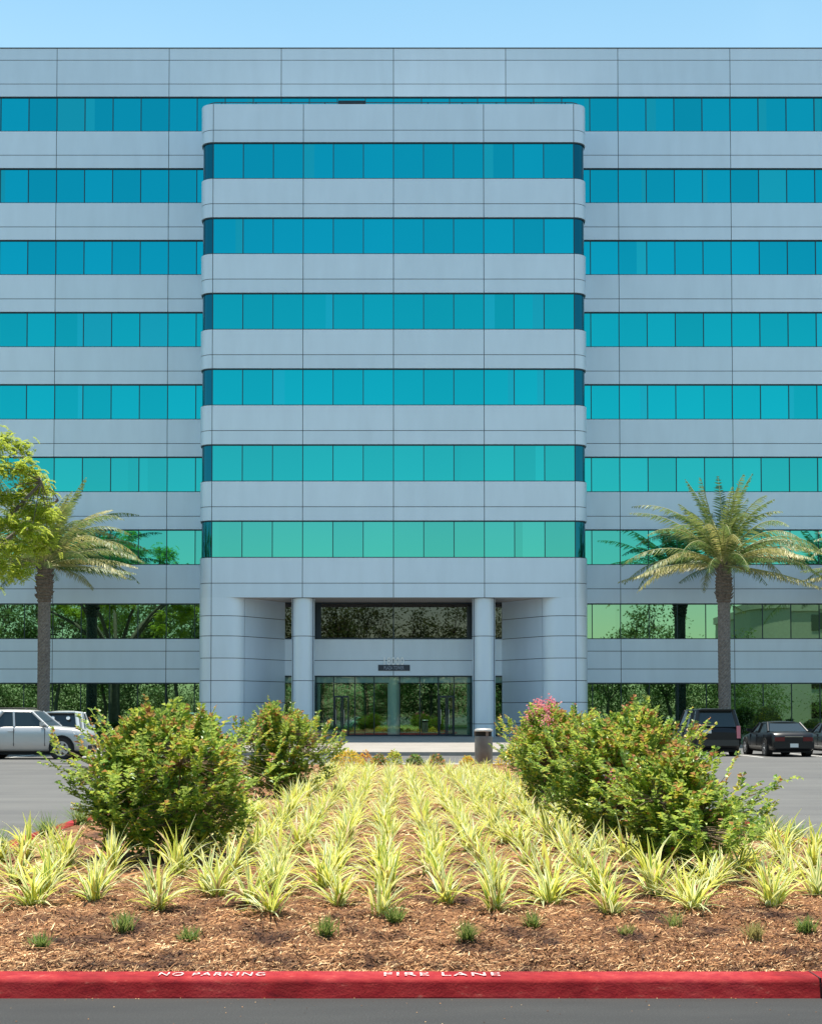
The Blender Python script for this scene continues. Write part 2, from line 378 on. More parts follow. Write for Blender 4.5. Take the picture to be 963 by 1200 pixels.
# loose mulch fibre and chips
b = MB(); rg = random.Random(3)
def chip(x, y, l, wd, lift):
    a = rg.uniform(0, PI); dx, dy = math.cos(a), math.sin(a); z = bed_h(x, y)
    t1, t2 = rg.uniform(-.5, .5)*l, rg.uniform(-.4, .4)*l
    p = [(x-dx*l/2, y-dy*l/2, z+.004+max(0, -t1*.5)), (x, y, z+lift), (x+dx*l/2, y+dy*l/2, z+.004+max(0, t1*.7))]
    nx, ny = -dy*wd/2, dx*wd/2; vs = []
    for i, q in enumerate(p):
        k = (.6, 1, .4)[i]; vs += [(q[0]-nx*k, q[1]-ny*k, q[2]), (q[0]+nx*k, q[1]+ny*k, q[2]+wd*.3)]
    b.add(vs, [(0,1,3,2),(2,3,5,4)])
for i in range(42000):
    y = KD+.27 + (rg.random()**1.6)*4.2; hx = y*.29+.15
    x = rg.uniform(-hx, hx+.15)
    chip(x, y, rg.uniform(.014, .06), rg.uniform(.003, .010), rg.uniform(.003, .016))
for i in range(700):
    y = KD+.26 + (rg.random()**1.5)*3; hx = y*.29+.15
    chip(rg.uniform(-hx, hx), y, rg.uniform(.06, .16), rg.uniform(.004, .009), rg.uniform(.012, .04))
for i in range(9000):
    y = rg.uniform(12.5, 40); chip(rg.uniform(-4.3, 4.8), y, rg.uniform(.04, .12), rg.uniform(.012, .03), rg.uniform(.01, .04))
tag(b.build('mulch_chips', M_chip), 'loose brown shredded bark chips scattered over the planting bed', 'mulch', kind='stuff')
b = MB()
for i in range(110):
    x = rg.uniform(-2.6, 2.8); y = KD - rg.uniform(.0, 1)**2*.9-.01; r = rg.uniform(.0015, .0045)
    b.add([(x-r,y-r,.003),(x+r,y-r,.003),(x+r,y+r,.003),(x-r,y+r,.003),(x,y,.003+r)], [(0,1,4),(1,2,4),(2,3,4),(3,0,4)])
tag(b.build('grit', M_chip), 'tiny stones and crumbs lying along the kerb gutter', 'grit', kind='stuff')

# ------------------------------------------------------------------ the office building
MOD, WY = 6.49, 82.8
WX = MOD*6
BYF, BH, BR = 79.0, 10.65, .72     # bay front, half width, corner radius
bld = thing('office_building', 'nine storey office block with pale metal bands and teal ribbon windows', 'building', (0, WY, 0))
def bp(mb, name, mats, parent=bld):          # geometry is in world coordinates; the building's base is its origin
    mb.v = [(x, y-WY, z) for x, y, z in mb.v]
    return mb.build(name, mats, parent)
WIN = [(10.24+4.193*k, 12.29+4.193*k) for k in range(7)]
G = .018                        # half a panel joint
def wing_band(z0, z1, joints, name='wall_band'):
    b = MB(); zs = [z0] + joints + [z1]
    b.box(-WX, WX, WY+.03, WY+.25, z0, z1, 1)
    for i in range(-6, 6):
        for j in range(len(zs)-1):
            b.box(i*MOD+G, (i+1)*MOD-G, WY, WY+.07, zs[j]+(G if j else 0), zs[j+1]-(G if j < len(zs)-2 else 0))
    bp(b, name, [M_panel, M_joint])
def wing_window(z0, z1):
    rg = random.Random(int(z0*100)); b = MB(); f = MB(); p = MOD/4; y = WY+.10
    for i in range(-24, 24):
        x0, x1 = i*p, (i+1)*p; t, u = rg.gauss(0, .0011), rg.gauss(0, .0011)
        cut = [x0, x1]; mi = [0]
        q = rg.random()
        if q < .10: cut = [x0, x0+p*rg.uniform(.15,.4), x1]; mi = [1, 0]
        elif q < .20: cut = [x0, x1-p*rg.uniform(.15,.4), x1]; mi = [0, 1]
        elif q < .24: mi = [1]
        for a in range(len(cut)-1):
            xa, xb = cut[a], cut[a+1]
            b.quad((xa, y+(xa-x0-p/2)*t-u, z0), (xb, y+(xb-x0-p/2)*t-u, z0), (xb, y+(xb-x0-p/2)*t+u, z1), (xa, y+(xa-x0-p/2)*t+u, z1), mi[a])
    for i in range(-24, 25):
        f.box(i*p-.022, i*p+.022, WY+.06, WY+.14, z0+.05, z1-.07)
    f.box(-WX, WX, WY+.05, WY+.2, z0, z0+.05); f.box(-WX, WX, WY+.05, WY+.2, z1-.07, z1)
    wn = bp(b, 'ribbon_window', [M_glassl, M_glassl] if z0 < 8 else [M_glassm, M_glassm] if z0 < 12 else [M_glassn, M_glassn] if z0 < 16 else [M_glassk, M_glass2] if z0 < 24 else [M_glass, M_glass2]); bp(f, 'window_frame', M_frame, wn)  # tint steps by storey imitate the gradient of the reflected sky
wins = [(.32, 3.50), (5.99, 8.04)] + WIN
for a, c in wins: wing_window(a, c)
wing_band(.0, .32, [])
wing_band(3.50, 5.99, [4.28, 5.30]); wing_band(8.04, 10.24, [8.87])
for k in range(6): wing_band(WIN[k][1], WIN[k+1][0], [WIN[k][1]+.75])
wing_band(WIN[6][1], 40.26, [38.18, 39.58])
b = MB(); b.box(-WX, WX, WY+.25, WY+26, 0, 39.9); bp(b, 'core_wall', M_core)
b = MB(); b.box(-WX, WX, WY-.02, WY+.5, 40.26, 40.32); bp(b, 'roof_coping', M_joint)

# projecting bay -------------------------------------------------
def arc(cx, cy, r, a0, a1, n): return [(cx+r*math.cos(a0+(a1-a0)*k/n), cy+r*math.sin(a0+(a1-a0)*k/n)) for k in range(n+1)]
FLAT = BH-BR
def ribbon(b, path, z0, z1, th=.07, mi=0, smooth=False, inset=0.):
    """a thin upright panel following PATH (its outside is on the right of the path direction)"""
    n = len(path); nr = []
    for i in range(n):
        p, q = path[max(0, i-1)], path[min(n-1, i+1)]; t = Vector((q[0]-p[0], q[1]-p[1])).normalized(); nr.append((t.y, -t.x))
    o = [(path[i][0]-nr[i][0]*inset, path[i][1]-nr[i][1]*inset) for i in range(n)]
    q = [(path[i][0]-nr[i][0]*(inset+th), path[i][1]-nr[i][1]*(inset+th)) for i in range(n)]
    vs = [(*p, z0) for p in o] + [(*p, z1) for p in o]
    b.add(vs, [(i, i+1, n+i+1, n+i) for i in range(n-1)], mi, smooth)
    if th > 0:
        vs = [(*p, z1) for p in o] + [(*p, z1) for p in q]; b.add(vs, [(i, i+1, n+i+1, n+i) for i in range(n-1)], mi)
        vs = [(*p, z0) for p in o] + [(*p, z0) for p in q]; b.add(vs, [(i+1, i, n+i, n+i+1) for i in range(n-1)], mi)
        b.quad((*q[0], z0), (*o[0], z0), (*o[0], z1), (*q[0], z1), mi); b.quad((*o[-1], z0), (*q[-1], z0), (*q[-1], z1), (*o[-1], z1), mi)
CL = arc(-FLAT, BYF+BR, BR, PI, 1.5*PI, 10); CR = arc(FLAT, BYF+BR, BR, 1.5*PI, 2*PI, 10)
SEG = FLAT/2
def trim(path, g=G):
    """shorten a path a little at both ends to leave joints"""
    a, b2 = Vector(path[0]), Vector(path[1]); c, d = Vector(path[-2]), Vector(path[-1])
    return [tuple(a+(b2-a).normalized()*g)] + list(path[1:-1]) + [tuple(d-(d-c).normalized()*g)]
PIECES = [([(-BH, WY), (-BH, BYF+BR)], False), (CL, True)] + [([(-FLAT+i*SEG, BYF), (-FLAT+(i+1)*SEG, BYF)], False) for i in range(4)] + [(CR, True), ([(BH, BYF+BR), (BH, WY)], False)]
FULL = [(-BH, WY)] + CL + CR + [(BH, WY)]
def bay_band(z0, z1, joints):
    b = MB(); zs = [z0]+joints+[z1]
    ribbon(b, FULL, z0+.003, z1-.003, .12, 1, False, .03)
    for path, sm in PIECES:
        for j in range(len(zs)-1):
            ribbon(b, trim(path), zs[j]+(G if j else 0), zs[j+1]-(G if j < len(zs)-2 else 0), .06, 0, sm)
    bp(b, 'bay_wall_band', [M_panel, M_joint])
def bay_window(z0, z1):
    rg = random.Random(int(z0*77)); b = MB(); f = MB(); p = FLAT/6; y = BYF+.09
    for i in range(-6, 6):
        x0, x1 = i*p, (i+1)*p; t, u = rg.gauss(0, .0011), rg.gauss(0, .0011); cut = [x0, x1]; mi = [0]; q = rg.random()
        if q < .10: cut = [x0, x0+p*rg.uniform(.15,.4), x1]; mi = [1, 0]
        elif q < .20: cut = [x0, x1-p*rg.uniform(.15,.4), x1]; mi = [0, 1]
        for a in range(len(cut)-1):
            xa, xb = cut[a], cut[a+1]; d = lambda xx: (xx-x0-p/2)*t
            b.quad((xa, y+d(xa)-u, z0), (xb, y+d(xb)-u, z0), (xb, y+d(xb)+u, z1), (xa, y+d(xa)+u, z1), mi[a])
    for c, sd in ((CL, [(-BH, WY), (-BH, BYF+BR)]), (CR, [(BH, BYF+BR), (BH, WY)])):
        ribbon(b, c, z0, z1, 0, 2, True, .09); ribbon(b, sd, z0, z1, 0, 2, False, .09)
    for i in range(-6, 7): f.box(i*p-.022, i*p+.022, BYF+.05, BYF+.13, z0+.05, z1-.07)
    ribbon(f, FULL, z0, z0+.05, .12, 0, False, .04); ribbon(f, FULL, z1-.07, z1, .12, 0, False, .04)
    wn = bp(b, 'bay_ribbon_window', ([M_glassm, M_glassm] if z0 < 12 else [M_glassn, M_glassn] if z0 < 16 else [M_glassk, M_glass2] if z0 < 24 else [M_glass, M_glass2])+[M_glassc]); bp(f, 'window_frame', M_frame, wn)  # storey tint steps and the dark corner tint imitate reflections
for k in range(6): bay_window(*WIN[k])
bay_band(8.07, WIN[0][0], [8.85])
for k in range(5): bay_band(WIN[k][1], WIN[k+1][0], [WIN[k][1]+.75])
bay_band(WIN[5][1], 35.38, [33.92])
b = MB(); b.add([(x, y, 35.1) for x, y in FULL], [tuple(range(len(FULL)))]); bp(b, 'bay_roof', M_roof)
ins = [(x*(1-.25/BH), y+.25) for x, y in FULL]
b = MB()
for k in range(9): ribbon(b, [(ins[0][0]+.05,WY-.1)]+ins[1:-1]+[(ins[-1][0]-.05,WY-.1)], 35.56, 35.60, .04, 0) if k == 0 else None
for i in range(-5, 6): b.box(i*1.9-.025, i*1.9+.025, BYF+.27, BYF+.31, 35.1, 35.56)
b.box(-3.05, -1.55, BYF+.33, BYF+.6, 35.52, 35.72); b.box(-3.05, -2.95, BYF+.34, BYF+.5, 35.1, 35.6); b.box(-1.65, -1.55, BYF+.34, BYF+.5, 35.1, 35.6)
bp(b, 'roof_railing', M_frame)
# soffit over the recessed entrance
EY = 82.55                      # entrance wall plane
b = MB(); b.add([(x, y, 8.075) for x, y in [(-BH+.05, EY+.3)]+[(x*.995, y+.03) for x, y in CL+CR]+[(BH-.05, EY+.3)]], [tuple(range(len(CL)*2+2))[::-1]]); bp(b, 'soffit', M_soffit)
# curving side walls of the recess
AR, XS, XE = 1.3, -9.25, -6.16
def arc_end(ph): return Vector((XS+AR*math.sin(ph), BYF+AR-AR*math.cos(ph)))
lo, hi = .1, 1.5
for _ in range(60):
    md = (lo+hi)/2; e = arc_end(md); d = Vector((XE, EY))-e
    if d.x*math.sin(md)-d.y*math.cos(md) > 0: hi = md
    else: lo = md
ph = lo; ae = arc_end(ph)
JW = [(-FLAT, BYF), (XS, BYF)] + [tuple(arc_end(ph*k/10)) for k in range(1, 11)]
JS = [tuple(ae), (XE, EY)]
zj = [.1, 1.17, 2.35, 3.53, 4.76, 5.97, 7.07, 8.07]
for sgn in (-1, 1):
    b = MB()
    def mir(path): return path if sgn < 0 else [(-x, y) for x, y in path][::-1]
    for path, sm in (([(-BH, WY), (-BH, BYF+BR)], False), (CL, True), (JW, True), (JS, False)):
        ribbon(b, mir(path), .0, 8.07, .03, 1, False, .05)
        for j in range(len(zj)-1):
            ribbon(b, mir(trim(path)), zj[j]+(G if j else 0), zj[j+1]-(G if j < 6 else 0), .045, 0, sm)
    bp(b, 'recess_wall', [M_panel, M_joint])
# columns
for sgn in (-1, 1):
    b = MB(); cx, cy, r = sgn*4.96, BYF+.78, .635
    b.cyl((cx, cy, .1), (0,0,1), r-.03, 7.97, 32, 1)
    for z0, z1 in ((.12, 1.17), (1.17, 3.53), (3.53, 5.97), (5.97, 8.06)):
        b.cyl((cx, cy, z0+G), (0,0,1), r, z1-z0-2*G, 40)
    for s2 in (-1, 1): b.box(cx+s2*(r*.86)-.02, cx+s2*(r*.86)+.02, cy-r*.53, cy-r*.45, .15, 8.05, 1)  # thin dark upright strip down each side of the column
    bp(b, 'entrance_column', [M_panel, M_joint])
# entrance wall
EXW = 6.3
b = MB(); f = MB()
for x0, x1 in ((-EXW, -4.4), (-4.4, 0), (0, 4.4), (4.4, EXW)): b.quad((x0, EY+.1, 5.98), (x1, EY+.1, 5.98), (x1, EY+.1, 8.07), (x0, EY+.1, 8.07))
for x in (-EXW, -4.4, 0, 4.4, EXW): f.box(x-.03, x+.03, EY+.04, EY+.16, 6.05, 8.0)
f.box(-EXW, EXW, EY+.03, EY+.2, 5.98, 6.05); f.box(-EXW, EXW, EY+.03, EY+.2, 8.0, 8.07)
f.box(-4.4, -4.12, EY+.05, EY+.15, 6.05, 8.0)
wn = bp(b, 'entrance_upper_window', M_bronze); bp(f, 'window_frame', M_frame, wn)
b = MB(); b.box(-EXW, EXW, EY+.04, EY+.25, 3.90, 5.96, 1)
for x0, x1 in ((-EXW, 0), (0, EXW)):
    for z0, z1 in ((3.88, 4.76), (4.76, 5.98)): b.box(x0+G, x1-G, EY, EY+.06, z0+G, z1-G)
bp(b, 'entrance_wall_band', [M_panel, M_joint])
b = MB(); f = MB(); EF = .46
xs = [-EXW, -4.4, -3.4, -2.2, -1.1, 0.35, 1.5, 2.55, 3.45, 4.4, EXW]
for i in range(len(xs)-1): b.quad((xs[i], EY+.12, EF), (xs[i+1], EY+.12, EF), (xs[i+1], EY+.12, 3.88), (xs[i], EY+.12, 3.88))
for x in xs: f.box(x-.025, x+.025, EY+.08, EY+.18, EF+.08, 3.82)
f.box(-EXW, EXW, EY+.06, EY+.2, EF, EF+.08); f.box(-EXW, EXW, EY+.06, EY+.2, 3.82, 3.88)
wn = bp(b, 'entrance_glass', M_lobbyglass); bp(f, 'window_frame', M_frame, wn)
for x0 in (2.55, -3.4):
    b = MB(); f = MB()
    for xa, xb in ((x0+.04, x0+.46), (x0+.50, x0+.86)):
        b.box(xa, xa+.06, EY-.01, EY+.05, EF, 2.75); b.box(xb-.06, xb, EY-.01, EY+.05, EF, 2.75)
        b.box(xa+.06, xb-.06, EY-.01, EY+.05, EF, EF+.12); b.box(xa+.06, xb-.06, EY-.01, EY+.05, 2.66, 2.75)
        f.box(xa+.09, xa+.11, EY-.06, EY-.03, EF+.7, EF+1.5)
    d = bp(b, 'door', M_frame); bp(f, 'handle', M_rim, d)
b = MB()
b.quad((-EXW, EY+.2, .45), (EXW, EY+.2, .45), (EXW, EY+9, .45), (-EXW, EY+9, .45))
bp(b, 'lobby_floor', M_lobbyfloor)
b = MB()
b.quad((-EXW, EY+8, .4), (EXW, EY+8, .4), (EXW, EY+8, 4), (-EXW, EY+8, 4)); b.quad((-EXW, EY+.25, 3.9), (EXW, EY+.25, 3.9), (EXW, EY+8, 3.9), (-EXW, EY+8, 3.9))
for s in (-1, 1): b.quad((s*EXW, EY+.25, .4), (s*EXW, EY+8, .4), (s*EXW, EY+8, 4), (s*EXW, EY+.25, 4))
b.box(1.9, 6.2, EY+2.5, EY+2.7, .45, 3.9)
bp(b, 'lobby_wall', M_lobby)
M_lobbycol = mat('lobby_column', (.88,.92,.88), .5)
b = MB(); b.cyl((.0, EY+.62, .45), (0,0,1), .43, 3.45, 32); bp(b, 'lobby_column', M_lobbycol)
b = MB(); b.box(1.0, 2.3, EY+2.40, EY+2.44, 1.6, 2.55, 0); b.box(1.06, 2.24, EY+2.385, EY+2.405, 1.66, 2.49, 1)
pic = b.build('wall_picture', [mat('picture_frame', (.3,.5,.48), .5), mat('picture_field', (.10,.22,.24), .4)])
tag(pic, 'framed teal picture on the lobby wall behind the entrance glass', 'picture')
# sign
sg = thing('address_sign', 'white number 18000 above a slate name plate over the entrance doors', 'sign', (.03, EY, 4.17))
b = MB(); b.box(-.90, .90, -.05, -.004, 0, .34); b.build('name_plate', M_plate, sg)
t = text_mesh('number', '18000', M_white, 1.14, .44, .018, 1.15, .05, sg); t.location = (.0, -.055, .55); t.rotation_euler = (PI/2, 0, 0)
t = text_mesh('lettering', 'PLAZA TOWER', M_pale, 1.14, .20, .012, 1.0, .012, sg); t.location = (0, -.06, .17); t.rotation_euler = (PI/2, 0, 0)

# ------------------------------------------------------------------ vehicles
def car(root, paint, Lc, W, zb, zr, kind, tail=M_tail, wheel_r=.33, roofx=(.0, 0., 0., 0.), nose=.78, trimc=M_trimb, plate_x=0., rear_h=None, lamp='wide', rails=False):
    """front towards +x, centred, wheels on z=0. roofx = (windscreen base, roof front, roof rear, rear glass base)"""
    h = Lc/2; w2 = W/2; gz = .22 if kind == 'sedan' else .30
    deck = rear_h or zb
    st = [(-h, gz+.18, deck-.20, .80), (-h+.06, gz+.05, deck-.09, .90), (-h+.25, gz, deck-.02, .965), (roofx[3], gz, deck if kind == 'sedan' else zb, 1.), (-.2, gz, zb, 1.),
          (roofx[0], gz, zb, 1.), (roofx[0]+.35, gz, zb-.04, .99)] + ([(h-.45, gz, zb-.13, .955), (h-.15, gz, zb-.24, .87), (h-.03, gz+.05, zb-.38, .78), (h, gz+.14, zb-.48, .70)] if kind == 'sedan' else [(h-.5, gz, zb-.09, .97), (h-.2, gz, zb-.15, .93), (h-.06, gz+.03, zb-.24, .87), (h, gz+.08, zb-.36, .80)])
    st.sort(key=lambda q: q[0])
    rings = []
    for x, z0, z1, k in st:
        hw = w2*k; c = (z1-z0)
        half = [(0, z0), (hw*.84, z0), (hw*.955, z0+.09*c), (hw, z0+.40*c), (hw*.985, z0+.72*c), (hw*.955, z1-.05*c), (hw*.90, z1), (hw*.45, z1+.025), (0, z1+.03)]
        rings.append([(x, y, z) for y, z in half] + [(x, -y, z) for y, z in half[-2:0:-1]])
    b = MB(); b.loft(rings, 0, True, True, True); body = b.build('body', paint, root)
    a0, a1, a2, a3 = roofx; wb, wr = w2*.905, w2*.74
    zt = zr-.05; zbr = deck if kind == 'sedan' else zb
    def sec(x, z, hw, thick):
        half = [(hw, z-thick), (hw-.01, z-.03), (hw-.09, z+.02), (hw*.45, z+.045), (0, z+.05)]
        return [(x, y, q) for y, q in half] + [(x, -y, q) for y, q in half[-2::-1]]
    # roof shell and pillars
    b = MB()
    b.loft([sec(a2-.04, zt-.03, wr*.97, .05), sec(a2+.15, zt, wr, .06), sec((a1+a2)/2, zt+.01, wr+.01, .06), sec(a1-.1, zt-.01, wr, .06), sec(a1+.03, zt-.05, wr*.97, .05)], 0, True, True, True)
    pil = [a1, a0]
    npl = [(.0, .0)]
    def bar(p, q, r=.05): b.tube([p, q], r, 6)
    for s in (-1, 1):
        bar((a0, s*wb, zb-.01), (a1, s*(wr-.02), zt-.03)); bar((a3, s*wb*.97, zbr-.01), (a2, s*(wr-.02), zt-.03), .07 if kind == 'sedan' else .09)
        xm = (a0+a3)/2 + (.15 if kind == 'sedan' else .3); bar((xm, s*wb, zb), (xm-.08, s*(wr), zt-.02), .045)
        if kind != 'sedan': bar((a3+.95, s*wb, zb), (a2+.95, s*wr, zt-.02), .07)
    if kind != 'sedan':
        b.box(a2-.22, a2+.05, -wr*.9, wr*.9, zt-.03, zt+.02)
    b.build('roof', paint, root)
    if rails:
        b = MB()
        for s in (-1, 1): b.tube([(a2+.2, s*wr*.86, zt+.05), (a2+.3, s*wr*.86, zt+.10), (a1-.3, s*wr*.86, zt+.10), (a1-.2, s*wr*.86, zt+.05)], .02, 6)
        b.build('roof_rail', M_trimb, root)
    # glass
    b = MB(); b.quad((a0+.02, -wb+.03, zb), (a0+.02, wb-.03, zb), (a1, wr-.05, zt-.02), (a1, -wr+.05, zt-.02)); b.build('windscreen', M_cglass, root)
    b = MB(); b.quad((a3-.02, wb*.97-.05, zbr+.02), (a3-.02, -wb*.97+.05, zbr+.02), (a2-.03, -wr+.07, zt-.02), (a2-.03, wr-.07, zt-.02)); rw = b.build('rear_window', M_cglass, root)
    xm = (a0+a3)/2 + (.15 if kind == 'sedan' else .3); xmt = xm-.08
    cuts = [(a0-.02, a1-.02), (xm, xmt)] + ([(a3+.95, a2+.95)] if kind != 'sedan' else []) + [(a3+.03, a2+.02)]
    for s in (-1, 1):
        for i in range(len(cuts)-1):
            p, q = cuts[i], cuts[i+1]
            b = MB(); v = [(p[0], s*(wb-.01), zb), (p[1], s*(wr-.005), zt-.04), (q[1], s*(wr-.005), zt-.04), (q[0], s*(wb-.01), zb if not (kind == 'sedan' and i == 1) else zbr)]
            b.quad(*(v if s < 0 else v[::-1])); b.build('side_window', M_cglass, root)
    # cabin floor blocks the view through
    # wheels
    wx = [h-.92, -h+.98 if kind == 'sedan' else -h+.92]
    for x in wx:
        for s in (-1, 1):
            b = MB(); b.cyl((x, s*(w2-.24), wheel_r+.03), (0, s, 0), wheel_r+.075, .247, 24); b.build('wheel_arch', M_arch, root)
            b = MB(); b.cyl((x, s*(w2-.20), wheel_r), (0, s, 0), wheel_r, .215, 28); whl = b.build('wheel', M_tyre, root)
            b = MB(); y = s*(w2+.018)
            b.cyl((x, s*(w2-.0), wheel_r), (0, s, 0), wheel_r*.16, .03, 10)
            for k in range(6):
                a = k*PI/3+.3; c2, s2 = math.cos(a), math.sin(a); r0, r1, t = wheel_r*.1, wheel_r*.64, wheel_r*.12
                q = [(x+c2*r0-s2*t, y, wheel_r+s2*r0+c2*t), (x+c2*r1-s2*t*1.2, y, wheel_r+s2*r1+c2*t*1.2), (x+c2*r1+s2*t*1.2, y, wheel_r+s2*r1-c2*t*1.2), (x+c2*r0+s2*t, y, wheel_r+s2*r0-c2*t)]
                b.quad(*(q if s > 0 else q[::-1]))
            n = 24
            for k in range(n):
                a, c2 = 2*PI*k/n, 2*PI*(k+1)/n; r0, r1 = wheel_r*.58, wheel_r*.70
                b.quad((x+r0*math.cos(a), y+s*.002, wheel_r+r0*math.sin(a)), (x+r1*math.cos(a), y+s*.002, wheel_r+r1*math.sin(a)), (x+r1*math.cos(c2), y+s*.002, wheel_r+r1*math.sin(c2)), (x+r0*math.cos(c2), y+s*.002, wheel_r+r0*math.sin(c2)))
            b.build('rim', M_rim, whl)
    # lamps, bumpers, details
    for s in (-1, 1):
        b = MB(); b.loft([[(h-.03, s*w2*.52, zb-.44), (h-.03, s*w2*.52, zb-.32), (h-.10, s*w2*.52, zb-.28)], [(h-.12, s*w2*.80, zb-.42), (h-.14, s*w2*.80, zb-.28), (h-.2, s*w2*.80, zb-.24)], [(h-.46, s*w2*.965, zb-.36), (h-.46, s*w2*.955, zb-.25), (h-.5, s*w2*.93, zb-.2)]], 0, True, True); b.build('headlight', M_head, root)
        b = MB()
        if lamp == 'tall': b.box(-h-.012, -h+.16, min(s*w2*.80, s*w2*.955), max(s*w2*.80, s*w2*.955), deck-.42, deck+.08)
        else: b.box(-h-.012, -h+.10, min(s*w2*.40, s*w2*.83), max(s*w2*.40, s*w2*.83), deck-.36, deck-.20)
        b.build('tail_light', tail, root)
        b = MB(); b.loft([[(a0-.25+dx, s*(wb+.02), zb+.02), (a0-.25+dx, s*(wb+.24), zb+.05), (a0-.25+dx, s*(wb+.24), zb+.17), (a0-.25+dx, s*(wb+.06), zb+.17)] for dx in (0, .12)], 0, True, True, False); b.build('mirror', paint, root)
        b = MB()
        for x in (xm-.25+.12, a3+1.05 if kind != 'sedan' else a3+.45):
            b.box(x-.1, x+.1, min(s*w2*.97, s*(w2*.985+.018)), max(s*w2*.97, s*(w2*.985+.018)), zb-.20, zb-.165)
        b.build('door_handle', paint, root)
        b = MB(); y0, y1 = sorted((s*w2*.95, s*(w2+.003)))
        for x in (xm, a0-.1, a3+.9 if kind != 'sedan' else a3+.35): b.box(x-.008, x+.008, y0, y1, gz+.2, zb-.06)
        b.build('door_seam', M_trimb, root)
    b = MB(); b.box(-h-.05, -h+.12, -w2*.88, w2*.88, gz+.12, gz+.36); b.build('rear_bumper', paint if kind == 'sedan' else trimc, root)
    b = MB(); b.box(h-.13, h+.02, -w2*.66, w2*.66, gz+.08, gz+.22); b.build('front_bumper', trimc, root)
    b = MB(); b.box(h-.1, h+.006, -w2*.34, w2*.34, zb-.46, zb-.34, 0); b.build('grille', M_trimb, root)
    b = MB(); pz = gz+.38 if kind == 'sedan' else deck-.22
    b.box(-h-.062, -h-.03, plate_x-.16, plate_x+.16, pz if kind != 'sedan' else gz+.16, (pz if kind != 'sedan' else gz+.16)+.15); b.build('number_plate', M_plw, root)
    b = MB(); b.box(-h+.15, h-.15, -w2*.8, w2*.8, .17, gz+.06); b.build('underbody', M_arch, root)
    b = MB(); b.box(a3+.1, a0-.5, -wr*.85, wr*.85, zb-.1, zb+.12); b.build('interior', M_trimb, root)
    return rw

# silver SUV, side on, nose to the right
r = thing('parked_car', 'silver sport utility vehicle standing side on at the left edge of the driveway', 'car', (-13.75, 55.0, 0), R(-3), 'cars in the lot before the building')
car(r, M_silver, 4.80, 1.95, 1.22, 1.86, 'suv', wheel_r=.40, roofx=(.95, .28, -1.75, -2.2), trimc=M_trimb, rails=True)
# white hatchback behind it, tail towards us
r = thing('parked_car', 'white compact estate parked tail out behind the silver vehicle', 'car', (-14.35, 64.3, 0), R(92), 'cars in the lot before the building')
rw = car(r, M_wht, 4.2, 1.74, 1.05, 1.83, 'suv', wheel_r=.33, roofx=(.85, .30, -1.72, -1.98), lamp='tall', rails=False, rear_h=1.0)
b = MB()
for y in (-.33, .33): b.cyl((-1.99+.015, y, 1.52), (-1,0,.38), .085, .02, 14)  # pair of white marks on the rear window, built as flat discs
b.build('oval_mark', M_wht, r)
# black SUV tail out
r = thing('parked_car', 'tall black sport utility vehicle parked tail out beneath the right palm', 'car', (12.95, 60.6, 0), R(90), 'cars in the lot before the building')
car(r, M_blk, 5.0, 1.92, 1.16, 1.92, 'suv', M_tailp, .39, (1.2, .5, -2.18, -2.4), plate_x=.42, lamp='tall', rear_h=1.14, trimc=M_drk)
b = MB(); b.box(-2.54, -2.50, .1, .78, 1.22, 1.26); b.build('chrome_strip', M_chrome, r)
# black sedan tail out
r = thing('parked_car', 'black four door saloon parked tail out beside the tall black vehicle', 'car', (15.7, 59.6, 0), R(91), 'cars in the lot before the building')
car(r, M_blk, 4.85, 1.80, .93, 1.40, 'sedan', M_taild, .32, (.85, .15, -1.05, -1.65), rear_h=.98)
b = MB(); b.box(-2.435, -2.40, -.36, .36, .79, .81); b.build('chrome_strip', M_chrome, r)
r = thing('parked_car', 'dark saloon cut off by the right edge beyond the black saloon', 'car', (18.35, 60.2, 0), R(90), 'cars in the lot before the building')
car(r, M_drk, 4.8, 1.78, .92, 1.38, 'sedan', M_taild, .32, (.85, .15, -1.05, -1.65), rear_h=.98)
r = thing('parked_car', 'grey saloon mostly hidden behind the pink flowering bushes', 'car', (10.15, 62.5, 0), R(90), 'cars in the lot before the building')
car(r, M_gry, 4.7, 1.78, .95, 1.50, 'sedan', M_tail, .32, (.85, .15, -1.05, -1.65), rear_h=1.0)
r = thing('parked_car', 'white saloon mirrored in the entrance glass', 'car', (-3.4, -10.5, .0), R(4), None)
r.location.z = .10
car(r, M_wht, 4.7, 1.78, .95, 1.45, 'sedan', M_tail, .32, (.85, .15, -1.05, -1.65), rear_h=1.0)

# litter bin
r = thing('litter_bin', 'round brown metal litter bin with pale lid at the far end of the planted island', 'bin', (2.66, 42.9, .2))
b = MB(); n = 32
b.loft([[(q*math.cos(2*PI*k/n), q*math.sin(2*PI*k/n), z) for k in range(n)] for q, z in ((.25,.0),(.26,.02),(.265,.05),(.265,.80),(.255,.83))], 0); b.build('body', M_bin, r)
b = MB(); b.loft([[(q*math.cos(2*PI*k/n), q*math.sin(2*PI*k/n), z) for k in range(n)] for q, z in ((.235,.83),(.235,.97))], 0); b.build('opening', M_hole, r)
b = MB()
for k in range(3):
    a = 2*PI*k/3+.9; b.box(.235*math.cos(a)-.04, .235*math.cos(a)+.04, .235*math.sin(a)-.03, .235*math.sin(a)+.03, .83, .97)
b.build('lid_post', M_bin, r)
b = MB(); b.loft([[(q*math.cos(2*PI*k/n), q*math.sin(2*PI*k/n), z) for k in range(n)] for q, z in ((.275,.965),(.28,.99),(.26,1.03),(.20,1.055),(.0001,1.065))], 0); b.build('lid', M_lid, r)

